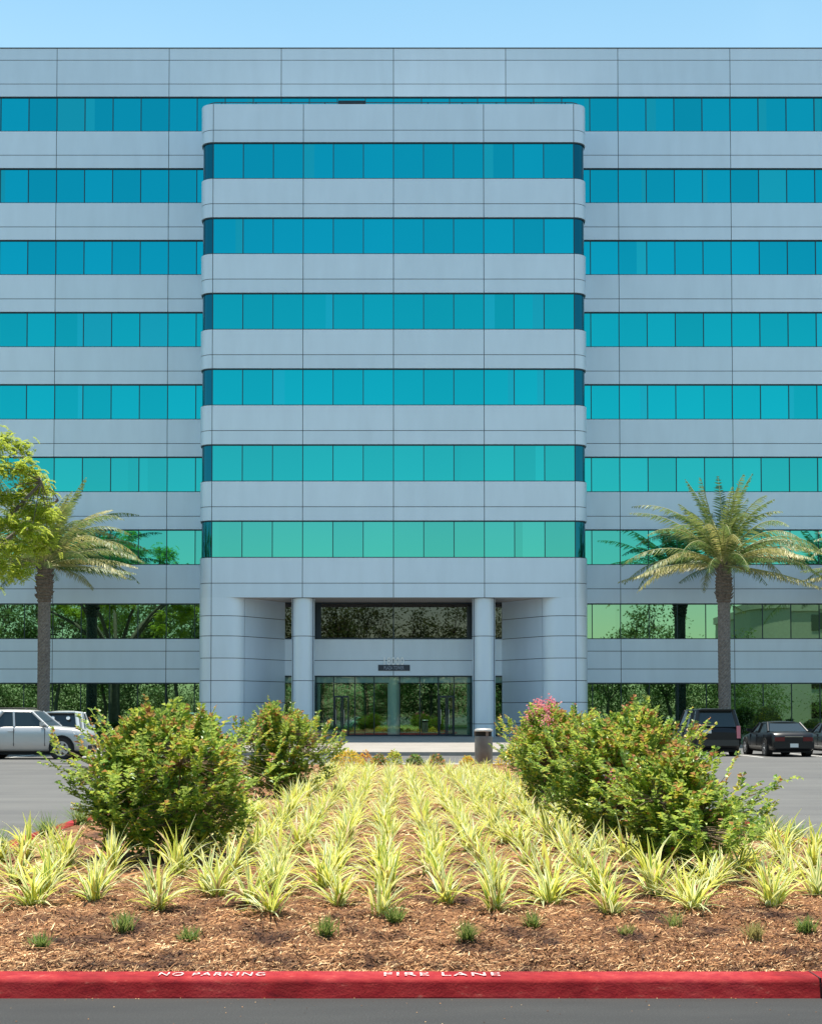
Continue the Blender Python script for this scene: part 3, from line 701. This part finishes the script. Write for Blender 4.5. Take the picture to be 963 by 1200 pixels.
# ------------------------------------------------------------------ plants
def blade(b, base, az, length, lean, curl, wd, mats, rg, twist=0, segs=5):
    """arching strap leaf with margins of another colour"""
    d = Vector((math.cos(az), math.sin(az), 0)); sd = Vector((-d.y, d.x, 0)); p = Vector(base); a = lean
    rows = []
    for i in range(segs+1):
        t = i/segs; wv = wd*(.55+.45*min(1, t*3))*(1-t**2.6)+.0006
        s2 = (sd*math.cos(twist*t) + Vector((0,0,1))*math.sin(twist*t)).normalized()
        rows.append([p-s2*wv, p-s2*wv*.38+d*-.15*wv, p+s2*wv*.38+d*-.15*wv, p+s2*wv])
        if i < segs:
            p = p + (d*math.sin(a)+Vector((0,0,1))*math.cos(a))*(length/segs); a += curl/segs
    vs = [q for r2 in rows for q in r2]
    for j in range(3):
        idx = [r2[j] for r2 in rows]+[r2[j+1] for r2 in rows]; n = segs+1
        b.add(idx, [(i, n+i, n+i+1, i+1) for i in range(segs)], mats[j], True)
def strap_clump(seed, n=46):
    rg = random.Random(seed); b = MB()
    for i in range(n):
        q = rg.random(); az = rg.uniform(0, 2*PI); inner = rg.random()
        lean = R(5+52*inner**1.15); ln = rg.uniform(.36, .56)*(1-.14*inner)
        base = (rg.gauss(0, .03), rg.gauss(0, .03), -.02)
        if rg.random() < .07: m = (3, 3, 3)
        else:
            mg = 2 if rg.random() < .5 else 1; m = (mg, 0 if rg.random() < .62 else 1, mg)
        blade(b, base, az, ln, lean, R(rg.uniform(20, 85)), rg.uniform(.010, .0175), m, rg, rg.uniform(-.5, .5), 5)
    for i in range(5):
        blade(b, (rg.gauss(0, .03), rg.gauss(0, .03), 0), rg.uniform(0, 2*PI), rg.uniform(.2, .35), R(70), R(40), .008, (3, 3, 3), rg, .3, 4)
    return b
clump_src = []
for k in range(6):
    o = strap_clump(20+k, 42+k).build('variegated_flax_lily', [M_bg, M_by, M_bc, M_bd]); clump_src.append(o.data); bpy.data.objects.remove(o)
SHRUBS = [  # x, y, rx, ry, height, seed, n, pink, label
    (-2.30, 14.6, 1.26, .9, 1.46, 1, 1150, 0, 'broad green bush with reddish tips nearest on the left of the planted island'),
    (-2.02, 25.6, 1.0, .85, 1.52, 2, 900, 0, 'round yellow-green bush behind the broad left bush, before the left column'),
    (-3.10, 20.6, .9, .8, 1.36, 7, 600, 0, 'bush half hidden behind the broad left bush'),
    (2.66, 13.6, .74, .7, 1.06, 3, 640, 0, 'low open bush with a long low branch nearest on the right of the planted island'),
    (2.68, 16.4, 1.06, .8, 1.45, 4, 1050, 1, 'tall orange-tipped bush second from the front in the right row'),
    (2.48, 21.6, .95, .85, 1.50, 5, 850, 7, 'bush third from the front in the right row'),
    (2.95, 28.4, .98, .85, 1.50, 6, 850, 13, 'bush crowned with many pink blossoms beside the litter bin'),
    (4.1, 33.0, .9, .85, 1.4, 8, 450, 3, 'bush farthest back at the right kerb of the planted island'),
]
def blocked(x, y):
    return any((x-s[0])**2+((y-s[1])*.8)**2 < (.42)**2 for s in SHRUBS) or (x-2.66)**2+(y-42.9)**2 < .5
spots = []
for row in range(24):
    y = 10.9 + row*1.12
    for ci in range(-9, 12):
        x = -.09 + ci*.46
        lim0, lim1 = (-3.9, 4.5) if y < 13.4 else (-2.35, 2.75)
        if y > 22: lim0, lim1 = -1.75, 2.35
        if y > 36.2 or x < lim0 or x > lim1 or abs(x+.03) > y*.29+.25: continue
        if y < 13 and (x < -1.9 or x > 2.1) and rng.random() < .25: continue
        spots.append((x+rng.gauss(0, .035), y+rng.gauss(0, .12), row))
front = [(255,1052),(185,1068),(110,1055),(38,1062),(318,1070),(397,1064),(447,1072),(523,1058),(580,1066),(642,1060),(715,1072),(800,1056),(905,1064),(958,1052),(66,1030)]
def ground_at(px, py):
    zz = .16
    for _ in range(6):
        u = (yp-py)/FPX; c, s = math.cos(PITCH), math.sin(PITCH); y = (zz-EYE)*(c-u*s)/(u*c+s); x = (px-461)/FPX*(y*c+(zz-EYE)*s); zz = bed_h(x, y)
    return x, y
fs = [(*ground_at(px, py), -1) for px, py in front]
for px, py in ((0,1010),(30,1008),(78,1018),(60,1000),(20,1035),(130,1022),(880,1018),(915,1010),(950,1020),(845,1035),(925,1035),(860,1000),(905,990),(955,1000),(765,1045),(735,1010)):
    fs.append((*ground_at(px, py), 0))
spots = fs + [s for s in spots if all(math.dist(s[:2], q[:2]) > .36 for q in fs)]
spots = [s for s in spots if not blocked(s[0], s[1])]
order = sorted(range(len(front)), key=lambda i: front[i][0]); rank = {fs[i]: k for k, i in enumerate(order)}
ords = ['first','second','third','fourth','fifth','sixth','seventh','eighth','ninth','tenth','eleventh','twelfth','thirteenth','fourteenth','fifteenth']
sel = spots[:298]
if len(spots) > 298:            # the few farthest clumps, a handful of pixels each, as one mass
    b = MB()
    for i, (x, y, row) in enumerate(spots[298:]):
        me = clump_src[i % 6]; a = rng.uniform(0, 2*PI); ca, sa = math.cos(a)*.9, math.sin(a)*.9; z = bed_h(x, y); o0 = len(b.v)
        b.v += [(x+v.co.x*ca-v.co.y*sa, y+v.co.x*sa+v.co.y*ca, z+v.co.z*.9) for v in me.vertices]
        for p in me.polygons: b.f.append([o0+q for q in p.vertices]); b.m.append(p.material_index); b.sm.append(True)
    tag(b.build('variegated_flax_lily', [M_bg, M_by, M_bc, M_bd]), 'yellow mass of strap-leaved clumps farthest back in the bed', 'plants', kind='stuff')
for i, (x, y, row) in enumerate(sel):
    o = bpy.data.objects.new('variegated_flax_lily', clump_src[i % 6]); COL.objects.link(o)
    sc_ = rng.uniform(.80, 1.06) if y > 11 else rng.uniform(.78, .98); o.location = (x, y, bed_h(x, y)); o.rotation_euler = (rng.gauss(0,.05), rng.gauss(0,.05), rng.uniform(0, 2*PI)); o.scale = (sc_, sc_, sc_*rng.uniform(.9, 1.08))
    if row == -1: lab = 'yellow-striped strap-leaved clump in the front row, %s from the left' % ords[rank[(x, y, row)]]
    else: lab = 'yellow-striped strap-leaved clump in the rows behind the front row'
    tag(o, lab, 'plant', 'variegated clumps planted in rows')

def grass_tuft(seed, n, h, mats, dry):
    rg = random.Random(seed); b = MB()
    for i in range(n):
        blade(b, (rg.gauss(0, .022), rg.gauss(0, .022), -.01), rg.uniform(0, 2*PI), h*rg.uniform(.6, 1.1), R(rg.uniform(4, 48)), R(rg.uniform(5, 45)), rg.uniform(.0022, .0042), (dry(rg),)*3, rg, 0, 3)
    return b
tufts = [(47,1110,.10,'a'),(145,1084,.125,'b'),(222,1103,.095,'a'),(382,1100,.12,'b'),(463,1080,.12,'b'),(547,1106,.12,'b'),(624,1085,.11,'b'),(790,1085,.12,'c'),(733,1096,.07,'c'),(883,1104,.10,'d'),(943,1080,.10,'e'),(9,994,.15,'a'),(38,985,.15,'a'),(66,978,.13,'a'),(905,981,.15,'b'),(935,990,.13,'a'),(893,970,.12,'e')]
tl = {47:'dark grass tuft nearest the kerb at the far left of the bare mulch',145:'bright green grass tuft below the second strap-leaved clump',222:'sparse dark grass tuft above the NO PARKING lettering',382:'grass tuft left of the word FIRE in the bare mulch',463:'green grass tuft right against a strap-leaved clump left of centre',547:'green grass tuft above the word LANE',624:'green grass tuft right of centre just before the strap-leaved row',790:'olive grass tuft below the right front bush',733:'smallest sparse grass tuft in the bare mulch',883:'dry brown grass tuft nearest the kerb on the right',943:'bright low grass tuft at the right end of the front row',9:'dark grass tuft by the left kerb, at the picture edge',38:'middle dark grass tuft along the left kerb',66:'dark grass tuft along the left kerb closest to the bush',905:'tall grass tuft beside the right kerb',935:'dark grass tuft beside the right kerb at the picture edge',893:'low bright grass tuft beneath the right kerb by the bush'}
for i, (px, py, h, k) in enumerate(tufts):
    x, y = ground_at(px, py)
    if px < 100 and py < 1000: x, y = (-4.42, {9:16.2, 38:18.6, 66:20.6}[px]); h = .26
    if px > 890 and py < 1000: x, y = (4.85, {905:18.9, 935:17.6, 893:20.4}[px]); h = .24
    dry = {'a': lambda g: 0, 'b': lambda g: 0 if g.random() < .85 else 1, 'c': lambda g: 0 if g.random() < .5 else 1, 'd': lambda g: 1, 'e': lambda g: 0}[k]
    m0 = M_tuft
    o = grass_tuft(100+i, 120 if k != 'c' else 60, h*1.35, None, dry).build('grass_tuft', [m0, M_tuftd]); o.location = (x, y, bed_h(x, y))
    if h > .2: o.scale = (1.6, 1.6, 1)
    tag(o, tl[px], 'grass tuft', 'small grass tufts in the mulch')

def leaf(b, p, d, n, l, wd, mi, fold=.25):
    d = d.normalized(); s = d.cross(n)
    if s.length < 1e-4: s = d.cross(Vector((1, .3, .2)))
    s.normalize(); u = s.cross(d)
    m = p + d*(l*.45)
    b.add([p, m-s*(wd/2)+u*(wd*fold), p+d*l-u*l*.12, m+s*(wd/2)+u*(wd*fold), m], [(0,4,1),(1,4,2),(0,3,4),(3,2,4)], mi, False)
def shrub(x, y, rx, ry, hh, seed, ntw, pink, label):
    rg = random.Random(seed*13)
    root = thing('crape_myrtle', label, 'bush', (x, y, bed_h(x, y)-.02), 0, 'flowering bushes along the planted island')
    st = MB(); lv = MB(); bl = MB()
    mains = []
    for k in range(9):
        a = rg.uniform(0, 2*PI); sp = rg.uniform(.2, .6)
        e = Vector((rx*sp*math.cos(a), ry*sp*math.sin(a), hh*rg.uniform(.45, .75))); s0 = Vector((rg.gauss(0, .05), rg.gauss(0, .05), 0))
        mid = s0.lerp(e, .5) + Vector((rg.gauss(0, .05), rg.gauss(0, .05), .04)); pts = [s0, mid, e]
        st.tube(pts, [.016, .011, .006], 5); mains.append(pts)
    tips = []
    lobes = [(rg.uniform(0, 2*PI), rg.uniform(.25, 1), rg.uniform(.22, .55)) for _ in range(9)]
    for i in range(ntw):
        a = rg.uniform(0, 2*PI); zt = rg.random()**.8
        rad = math.sqrt(rg.random())*1.0
        prof = (math.sin(PI*min(1, .27+zt*.58))**.6)
        k = 1.0
        for la, lz, lw in lobes:
            da = abs((a-la+PI) % (2*PI)-PI); k += lw*math.exp(-(da/.40)**2-((zt-lz)/.22)**2) - .05
        e = Vector((rx*prof*rad*k*math.cos(a), ry*prof*rad*k*math.sin(a), .06*hh + hh*.88*zt*(1.03-.16*rad**2)*(1+.26*mnoise.noise((1.6*math.cos(a)*rad+seed*3, 1.6*math.sin(a)*rad, seed))) + rg.gauss(0, .03)))
        tips.append((e, rad, zt))
    extra = []
    for k in range(ntw//22):
        a = rg.uniform(0, 2*PI); zt = rg.uniform(.45, 1.0); q = rg.uniform(.75, 1.08)*math.sin(PI*(.27+zt*.56))**.6
        extra.append((Vector((rx*q*math.cos(a), ry*q*math.sin(a), hh*(.10+.80*zt)+rg.uniform(0, .05))), 1.3, zt))
    if seed == 3:
        for k in range(9): extra.append((Vector((.5+.06*k, -.1+.02*k, .55+.035*k+rg.gauss(0, .03))), 1, .55))
        for k in range(8): extra.append((Vector((.5+.055*k, .12, .42+.018*k+rg.gauss(0, .04))), 1, .4))
    if seed == 1:
        for k in range(7): extra.append((Vector((-.65-.07*k, -.05, .80+.03*k+rg.gauss(0, .03))), 1, .6))
    for e, rad, zt in tips+extra:
        m = mains[rg.randrange(len(mains))]; best = min((q for mm in mains for q in (mm[1], mm[2])), key=lambda q: (q-e).length)
        if rg.random() < .8: st.tube([best, best.lerp(e, .55)+Vector((0, 0, .02)), e], [.005, .004, .002], 3, 0, False)
        out = Vector((e.x, e.y, 0)); out = out.normalized() if out.length > .01 else Vector((1, 0, 0))
        d = (out*rg.uniform(.3, 1.0)*(.4+.6*rad) + Vector((rg.gauss(0, .35), rg.gauss(0, .35), rg.uniform(.15, 1.0)+(.9 if zt > .75 else 0)))).normalized()
        L_ = rg.uniform(.20, .32) if rad > 1.2 else rg.uniform(.14, .28) if rad > .55 or zt > .8 else rg.uniform(.1, .2)
        nl = int(L_/.03); young = (zt > .62 and rg.random() < .5) or rg.random() < .10
        side = d.cross(Vector((0, 0, 1))).normalized() if abs(d.z) < .98 else Vector((1, 0, 0))
        for k in range(nl):
            p = e + d*(L_*k/nl) - d*.04
            for s in (-1, 1):
                dd = side*s*.9 + d*rg.uniform(.3, .8) + Vector((rg.gauss(0, .22), rg.gauss(0, .22), rg.gauss(.05, .25)))
                f = k/nl; q = rg.random()
                mi = 0
                if young: mi = 2 if (f > .5 and q < .40) else (1 if q < .66 else 0)
                elif q < .14: mi = 1
                leaf(lv, p, dd, d.cross(side)*-1+Vector((rg.gauss(0, .3), rg.gauss(0, .3), .4)), rg.uniform(.058, .092)*(1-.3*f), rg.uniform(.036, .052), mi)
    pinks = sorted([t for t in tips if t[0].y < .3], key=lambda q: -(q[0].z-.45*q[0].x+.3*q[1]+rg.uniform(0, 1.0)))[:pink*3:3] if pink > 3 else rg.sample([t for t in tips if t[1] > .6 and t[0].y < 0], pink)
    for e, rad, zt in pinks:
        c = e + Vector((0, -.06, .14))
        for k in range(70):
            q = Vector((rg.gauss(0, .045), rg.gauss(0, .045), rg.gauss(0, .055)))
            leaf(bl, c+q, Vector((rg.gauss(0,1), rg.gauss(0,1), rg.gauss(0,1))), Vector((rg.gauss(0,1), rg.gauss(0,1), 1)), .034, .032, 0)
    st.build('stems', M_stem, root); lv.build('foliage', [M_lg, M_ly, M_lr], root)
    if pink: bl.build('blossom', M_pink, root)
for s in SHRUBS: shrub(*s)

def mound(name, label, cat, x, y, z, rx, rz, n, ls, mats, wts, seed, group=None):
    rg = random.Random(seed); b = MB()
    for i in range(n):
        a = rg.uniform(0, 2*PI); q = rg.random()**.5; hgt = rg.random()
        r_ = rx*q*(1-.5*hgt**2); p = Vector((r_*math.cos(a), r_*math.sin(a), rz*hgt*(1-.35*q*q)))
        leaf(b, p, Vector((math.cos(a)*.6+rg.gauss(0, .5), math.sin(a)*.6+rg.gauss(0, .5), rg.uniform(0, 1))), Vector((rg.gauss(0, .4), rg.gauss(0, .4), 1)), ls*rg.uniform(.7, 1.3), ls*.55, rg.choices(range(len(mats)), wts)[0])
    o = b.build(name, mats); o.location = (x, y, z); return tag(o, label, cat, group)
mound('yellow_flowers', 'mound of yellow flowers right behind the left bushes', 'flowers', -1.30, 41.2, .17, .55, .52, 1000, .07, [M_yel, M_lg], [4, 1], 1, 'bright flowers at the far end of the bed')
mound('yellow_flowers', 'yellow flower mound just right of the litter bin', 'flowers', 3.35, 42.2, .17, .45, .48, 700, .07, [M_yel, M_lg], [4, 1], 2, 'bright flowers at the far end of the bed')
mound('yellow_flowers', 'low yellow flowers just left of the litter bin', 'flowers', 2.15, 42.2, .17, .24, .3, 380, .07, [M_yel, M_org, M_lg], [3, 1, 1], 3, 'bright flowers at the far end of the bed')
mound('orange_plant', 'orange leaved plant beside the left yellow flowers', 'plant', -.82, 41.8, .17, .26, .46, 350, .07, [M_org, M_yel], [3, 1], 4)
for i, (x, lab) in enumerate(((-.42, 'reddish low plant at the far end of the bed, left of the bright green one'), (.02, 'bright green low plant at the far end of the bed on the centre line'), (.62, 'dark green low plant at the far end of the bed'), (1.25, 'reddish low plant at the far end of the bed, nearest the bin'))):
    mound('low_plant', lab, 'plant', x, 42.1, .17, .26, .46 if i == 1 else .34, 330, .09, [M_ly if i == 1 else M_tuft, M_org], [4, .3 if i in (1, 2) else 2.5], 10+i, 'low plants at the far end of the bed')

# palms
def palm(seed, name_label, loc, ht, rot, trunk_r=.31):
    rg = random.Random(seed); root = thing('palm_tree', name_label, 'palm tree', loc, rot, 'palms before the building')
    b = MB(); n = 22; rings = []; nz = int(ht/.11)
    for i in range(nz+1):
        z = -.05 + (ht-1.5)*i/nz; r0 = trunk_r*(1.12 if z < .5 else 1.0)
        rings.append([((r0+.022*(1 if (k+i) % 2 else -1)+.01*mnoise.noise((k, z*2, seed)))*math.cos(2*PI*k/n), (r0+.022*(1 if (k+i) % 2 else -1))*math.sin(2*PI*k/n), z+.03*(k % 2)) for k in range(n)])
    b.loft(rings, 0, True, True, False); b.build('trunk', M_trunk, root)
    b = MB(); rings = []
    for i in range(27):
        t = i/26; z = ht-2.0+2.3*t; r0 = trunk_r*(1.0+.38*math.sin(PI*min(1, t*1.15+.06))**.7)
        rings.append([((r0+.035*(1 if (k+i) % 2 else -1))*math.cos(2*PI*k/n), (r0+.035*(1 if (k+i) % 2 else -1))*math.sin(2*PI*k/n), z+.06*(k % 2)) for k in range(n)])
    b.loft(rings, 0, True, True, False)
    for i in range(46):
        a = rg.uniform(0, 2*PI); z = ht-rg.uniform(-.1, 1.8); r0 = trunk_r*1.2
        p = Vector((r0*math.cos(a), r0*math.sin(a), z)); b.tube([p, p+Vector((math.cos(a)*.14, math.sin(a)*.14, .16))], [.06, .02], 5)
    b.build('boots', M_boot, root)
    b = MB(); nf = 74
    for i in range(nf):
        t = (i+.5)/nf; a = i*2.39996+rg.gauss(0, .15)
        e0 = R(88-90*t**.95+rg.gauss(0, 6)); Lf = rg.uniform(4.7, 6.1)*(1-.08*(t > .85)-.20*(t < .25)); droop = R(22+62*math.sin(PI*min(1, t*1.05))+rg.gauss(0, 9))
        p = Vector((.25*math.cos(a), .25*math.sin(a), ht-.05+.35*(1-t))); d = Vector((math.cos(a), math.sin(a), 0)); sd = Vector((-d.y, d.x, 0)); ns = 12; pts = [p.copy()]; tan = []
        sway = rg.gauss(0, .12)
        for k in range(ns):
            el = e0-droop*((k+.5)/ns)**1.4; tv = (d*math.cos(el)+Vector((0,0,1))*math.sin(el)+sd*sway*k/ns).normalized(); tan.append(tv); p = p+tv*(Lf/ns); pts.append(p.copy())
        b.tube(pts, [.045*(1-.85*k/ns) for k in range(ns+1)], 4, 2, False)
        mi = 1 if (t > .66 and rg.random() < .42) or rg.random() < .08 else 0
        nlf = 48
        for k in range(nlf):
            f = .10+.9*(k+rg.random())/nlf; q = min(ns-1, int(f*ns)); c = pts[q].lerp(pts[q+1], f*ns-q); tv = tan[q]; up = sd.cross(tv)
            ll = .62*(math.sin(PI*min(1, .12+f*.86))**.7)*rg.uniform(.8, 1.1)
            for s in (-1, 1):
                dd = (sd*s*rg.uniform(.55,.85)+tv*.62+up*rg.uniform(.15,.6)+Vector((0, 0, -.15))).normalized()
                wv = tv*.026; e = c+dd*ll
                b.add([c-wv, c+wv, c+dd*ll*.55+wv*.9+Vector((0,0,-.01)), e+Vector((0,0,-.09*ll)), c+dd*ll*.55-wv*.9+Vector((0,0,-.01))], [(0,1,2,4),(4,2,3)], mi)
    b.build('crown', [M_fr1, M_fr2, M_rach], root)
    return root
palm(1, 'palm on the left, partly behind the leafy branch, above the silver vehicle', (-18.5, 76.8, .12), 9.5, 0.4)
palm(2, 'tall date palm on the right standing behind the tall black vehicle', (17.55, 77.0, .12), 9.5, 1.3)
palm(3, 'palm beyond the right picture edge with only its frond tips in view', (27.0, 77.0, .12), 9.0, 2.6)

# broadleaf trees
def tree_mesh(seed, ht, rx, rz, cz, nclump, nleaf, ls, spread, forks=5, tr=.28):
    rg = random.Random(seed); t = MB(); c = MB()
    fork = Vector((rg.gauss(0, .3), rg.gauss(0, .3), cz-rz*.9)); limbs = []
    t.tube([(0,0,-.1), (rg.gauss(0,.1), rg.gauss(0,.1), fork.z*.5), fork], [tr, tr*.8, tr*.65], 8)
    for k in range(forks):
        a = 2*PI*k/forks+rg.gauss(0, .3); e = Vector((rx*.5*math.cos(a), rx*.5*math.sin(a), cz+rz*rg.uniform(-.15, .45))); m = fork.lerp(e, .5)+Vector((0, 0, -.15*rz))
        t.tube([fork, m, e], [tr*.5, tr*.33, tr*.16], 6); limbs += [m, e]
    for k in range(nclump):
        a = rg.uniform(0, 2*PI); u = rg.uniform(-1, 1); q = (.35+.65*rg.random()**.5)*(1+.22*mnoise.noise((math.cos(a)*2+seed, math.sin(a)*2, u*2)))
        rr = math.sqrt(1-u*u)
        p = Vector((rx*rr*q*math.cos(a), rx*rr*q*math.sin(a), cz+rz*u*q))
        lb = min(limbs, key=lambda z: (z-p).length); t.tube([lb, lb.lerp(p, .5)+Vector((0,0,.08*rz)), p], [tr*.14, tr*.09, tr*.03], 4, 0, False)
        for j in range(nleaf):
            o = Vector((rg.gauss(0, spread), rg.gauss(0, spread), rg.gauss(0, spread*.6)))
            leaf(c, p+o, Vector((rg.gauss(0,1), rg.gauss(0,1), rg.gauss(-.2,.6))), Vector((rg.gauss(0,.5), rg.gauss(0,.5), 1)), ls*rg.uniform(.6, 1.3), ls*.6, 0)
    return t, c
protos = []; UNDER = (6.5, 3.4, 3.0, 3.3, 50, 46, .34, .75, 4, .13)
for sd, a in ((11, (18, 4.8, 6.2, 11.2, 95, 46, .42, .75)), (12, (15, 4.6, 5.2, 9.4, 80, 46, .42, .75)), (13, (11, 4.0, 3.6, 7.0, 60, 46, .38, .7)), (14, UNDER)):
    t, c = tree_mesh(sd, *a); protos.append((t, c))
tm = []
for t, c in protos:
    o1 = t.build('trunk', M_wood); o2 = c.build('crown', M_tl); tm.append((o1.data, o2.data)); bpy.data.objects.remove(o1); bpy.data.objects.remove(o2)
rg = random.Random(5)
rows = [(-60,-12,0),(-54,-18,0),(-49,-11,0),(-44,-16,1),(-40.5,-11,0),(-36.5,-17,0),(-33,-11,0),(-29.5,-15,0),(-26,-11,0),(-22,-16,1),(-18,-11,1),(-14,-17,0),(-9.5,-13,1),(-5,-18,0),(0,-15,2),(4.5,-19,1),(9,-15,0),(14,-18,2),(20,-14,2),(26,-16,2),(31.5,-13,1),(36,-18,2),(41,-14,2)]
rows += [(-58+4.1*i, -24-2*(i % 3), 3) for i in range(32) if i not in (27, 28)]
for i, (x, y, k) in enumerate(rows):
    nm = 'leafy tree whose mirror image fills the low windows'
    r = thing('broadleaf_tree', nm, 'tree', (x+rg.gauss(0, .6), y, .08), rg.uniform(0, 6.28), 'trees mirrored in the low windows')
    s = rg.uniform(.9, 1.12); r.scale = (s, s, s)
    for nmx, d in zip(('trunk', 'crown'), tm[k]):
        o = bpy.data.objects.new(nmx, d); COL.objects.link(o); o.parent = r
# the leafy branch hanging in from the left: a tree whose trunk stands outside the picture
r = thing('flowering_tree', 'bright yellow-green tree with lavender blossoms reaching in at the left edge', 'tree', (-20.0, 62, .1)); r.scale = (1.7, 1.7, 1.7)
rg = random.Random(9); t = MB(); c = MB()
fork = Vector((.1, 0, 3.2)); t.tube([(0,0,-.1),(.05,.1,1.6),fork],[.24,.19,.16],8); limbs = []
for k in range(9):
    a = 2*PI*k/9+.35; e = Vector((3.3*math.cos(a), 2.6*math.sin(a), 6.2+rg.uniform(-.6, 1.3))); m = fork.lerp(e, .5)+Vector((0,0,.3)); t.tube([fork, m, e], [.11,.07,.035], 6); limbs += [m, e]
pins = [(10,512),(36,522),(20,548),(5,580),(60,558),(74,592),(45,572),(82,604),(30,612),(55,622),(15,642),(66,640),(34,640),(40,668),(5,664),(50,600),(70,570),(2,520),(28,585),(10,610),(60,600),(45,545),(0,545),(78,630),(20,668)]
for k in range(110):
    a = rg.uniform(0, 2*PI); u = rg.uniform(-.85, 1); q = .5+.5*rg.random()**.6; rr = math.sqrt(1-u*u)
    p = Vector((5.0*rr*q*math.cos(a), 4.2*rr*q*math.sin(a), 6.5+2.2*u*q))
    if p.x > .9: p.x = rg.uniform(-3, .9)
    if k < len(pins): yy = 61+rg.uniform(-2, 2); p = Vector((((pins[k][0]*.80-8-461)*yy/FPX+20)/1.7, (yy-62)/1.7, ((838-pins[k][1])*yy/FPX+1.55)/1.7))
    lb = min(limbs, key=lambda z: (z-p).length); t.tube([lb, lb.lerp(p, .5)+Vector((0,0,.12)), p], [.014,.010,.005], 4, 0, False)
    for j in range(64):                     # feathery compound leaves
        o = p+Vector((rg.gauss(0,.15), rg.gauss(0,.15), rg.gauss(0,.12))); d = Vector((rg.gauss(0,1), rg.gauss(0,1), rg.gauss(-.15,.4))).normalized(); sd = d.cross(Vector((0,0,1))).normalized(); Ln = rg.uniform(.14, .24)
        for i in range(9):
            f = i/9; pp = o+d*(Ln*f)+Vector((0,0,-.08*f*f))
            for s in (-1, 1): leaf(c, pp, sd*s+d*.4+Vector((0,0,rg.gauss(-.1,.15))), Vector((rg.gauss(0,.3), rg.gauss(0,.3), 1)), .075*(1-.4*f), .04, 0)
    if rg.random() < .28:
        for j in range(14): leaf(c, p+Vector((rg.gauss(0,.09), rg.gauss(0,.09), .15+rg.gauss(0,.09))), Vector((rg.gauss(0,1), rg.gauss(0,1), -.5)), Vector((0,0,1)), .07, .05, 1)
t.build('trunk', M_wood, r); c.build('crown', [M_jl, M_jf], r)

# border planting against the wings
b = MB(); rg = random.Random(21)
for i in range(5200):
    s = rg.choice((-1, 1)); x = s*rg.uniform(12.2, 27); y = rg.uniform(74.5, 82.2); a = rg.uniform(0, 2*PI)
    blade(b, (x, y, .12), a, rg.uniform(.35, .8), R(rg.uniform(5, 50)), R(rg.uniform(20, 70)), rg.uniform(.015, .03), (0, 0, 0), rg, 0, 3)
tag(b.build('ground_cover', M_gc), 'grey-green strappy ground cover under the wing windows', 'ground cover', kind='stuff')
for i, (x, y, rx, rz, lab) in enumerate(((20.6, 80.2, 1.3, 2.0, 'large round shrub under the right wing, above the black saloon'), (12.8, 80.6, .9, 1.5, 'shrub under the right wing beside the rounded bay'), (15.6, 81, .8, 1.2, 'low shrub under the right wing left of the palm trunk'), (23.2, 80.5, .9, 1.3, 'shrub under the right wing at the picture edge'), (-13.2, 80.4, .9, 1.3, 'shrub under the left wing beside the rounded bay'), (-16.4, 80.8, .8, 1.1, 'low shrub under the left wing right of the palm trunk'))):
    mound('border_shrub', lab, 'shrub', x, y, .12, rx, rz, int(2400*rx), .16, [M_tl, M_ly], [6, 1], 40+i, 'shrubs under the wing windows')

# cream building across the road, seen in the right hand windows as a mirror image
r = thing('stucco_building', 'cream rounded building mirrored in the right wing windows', 'building', (50, -34, 0))
M_stucco = m_noise('cream_stucco', (.50,.44,.33), (.56,.50,.38), 3, .9, .1)
path = [(30, 0)]+[(30*1-0+0, 0)]
pts = [(40, 0)] + arc(5, -5, 5, PI/2, PI, 12) + [(0, -24), (40, -24)]
b = MB(); n = len(pts); b.loft([[(x, y, z) for x, y in pts] for z in (0, 16.2)], 0, True, True, False); b.build('wall', M_stucco, r)
b = MB(); b.loft([[(x+(.25 if x > 20 else -.25), y+(.25 if y > -12 else -.25), z) for x, y in pts] for z in (16.2, 17.2)], 0, True, True, False); b.build('parapet', M_stucco, r)
for fl in range(4):
    for k in range(7):
        b = MB(); x = 8+k*4.4; b.box(x, x+2.6, .01, .09, 1.2+fl*4.1, 3.4+fl*4.1); b.build('window', M_bronze, r)
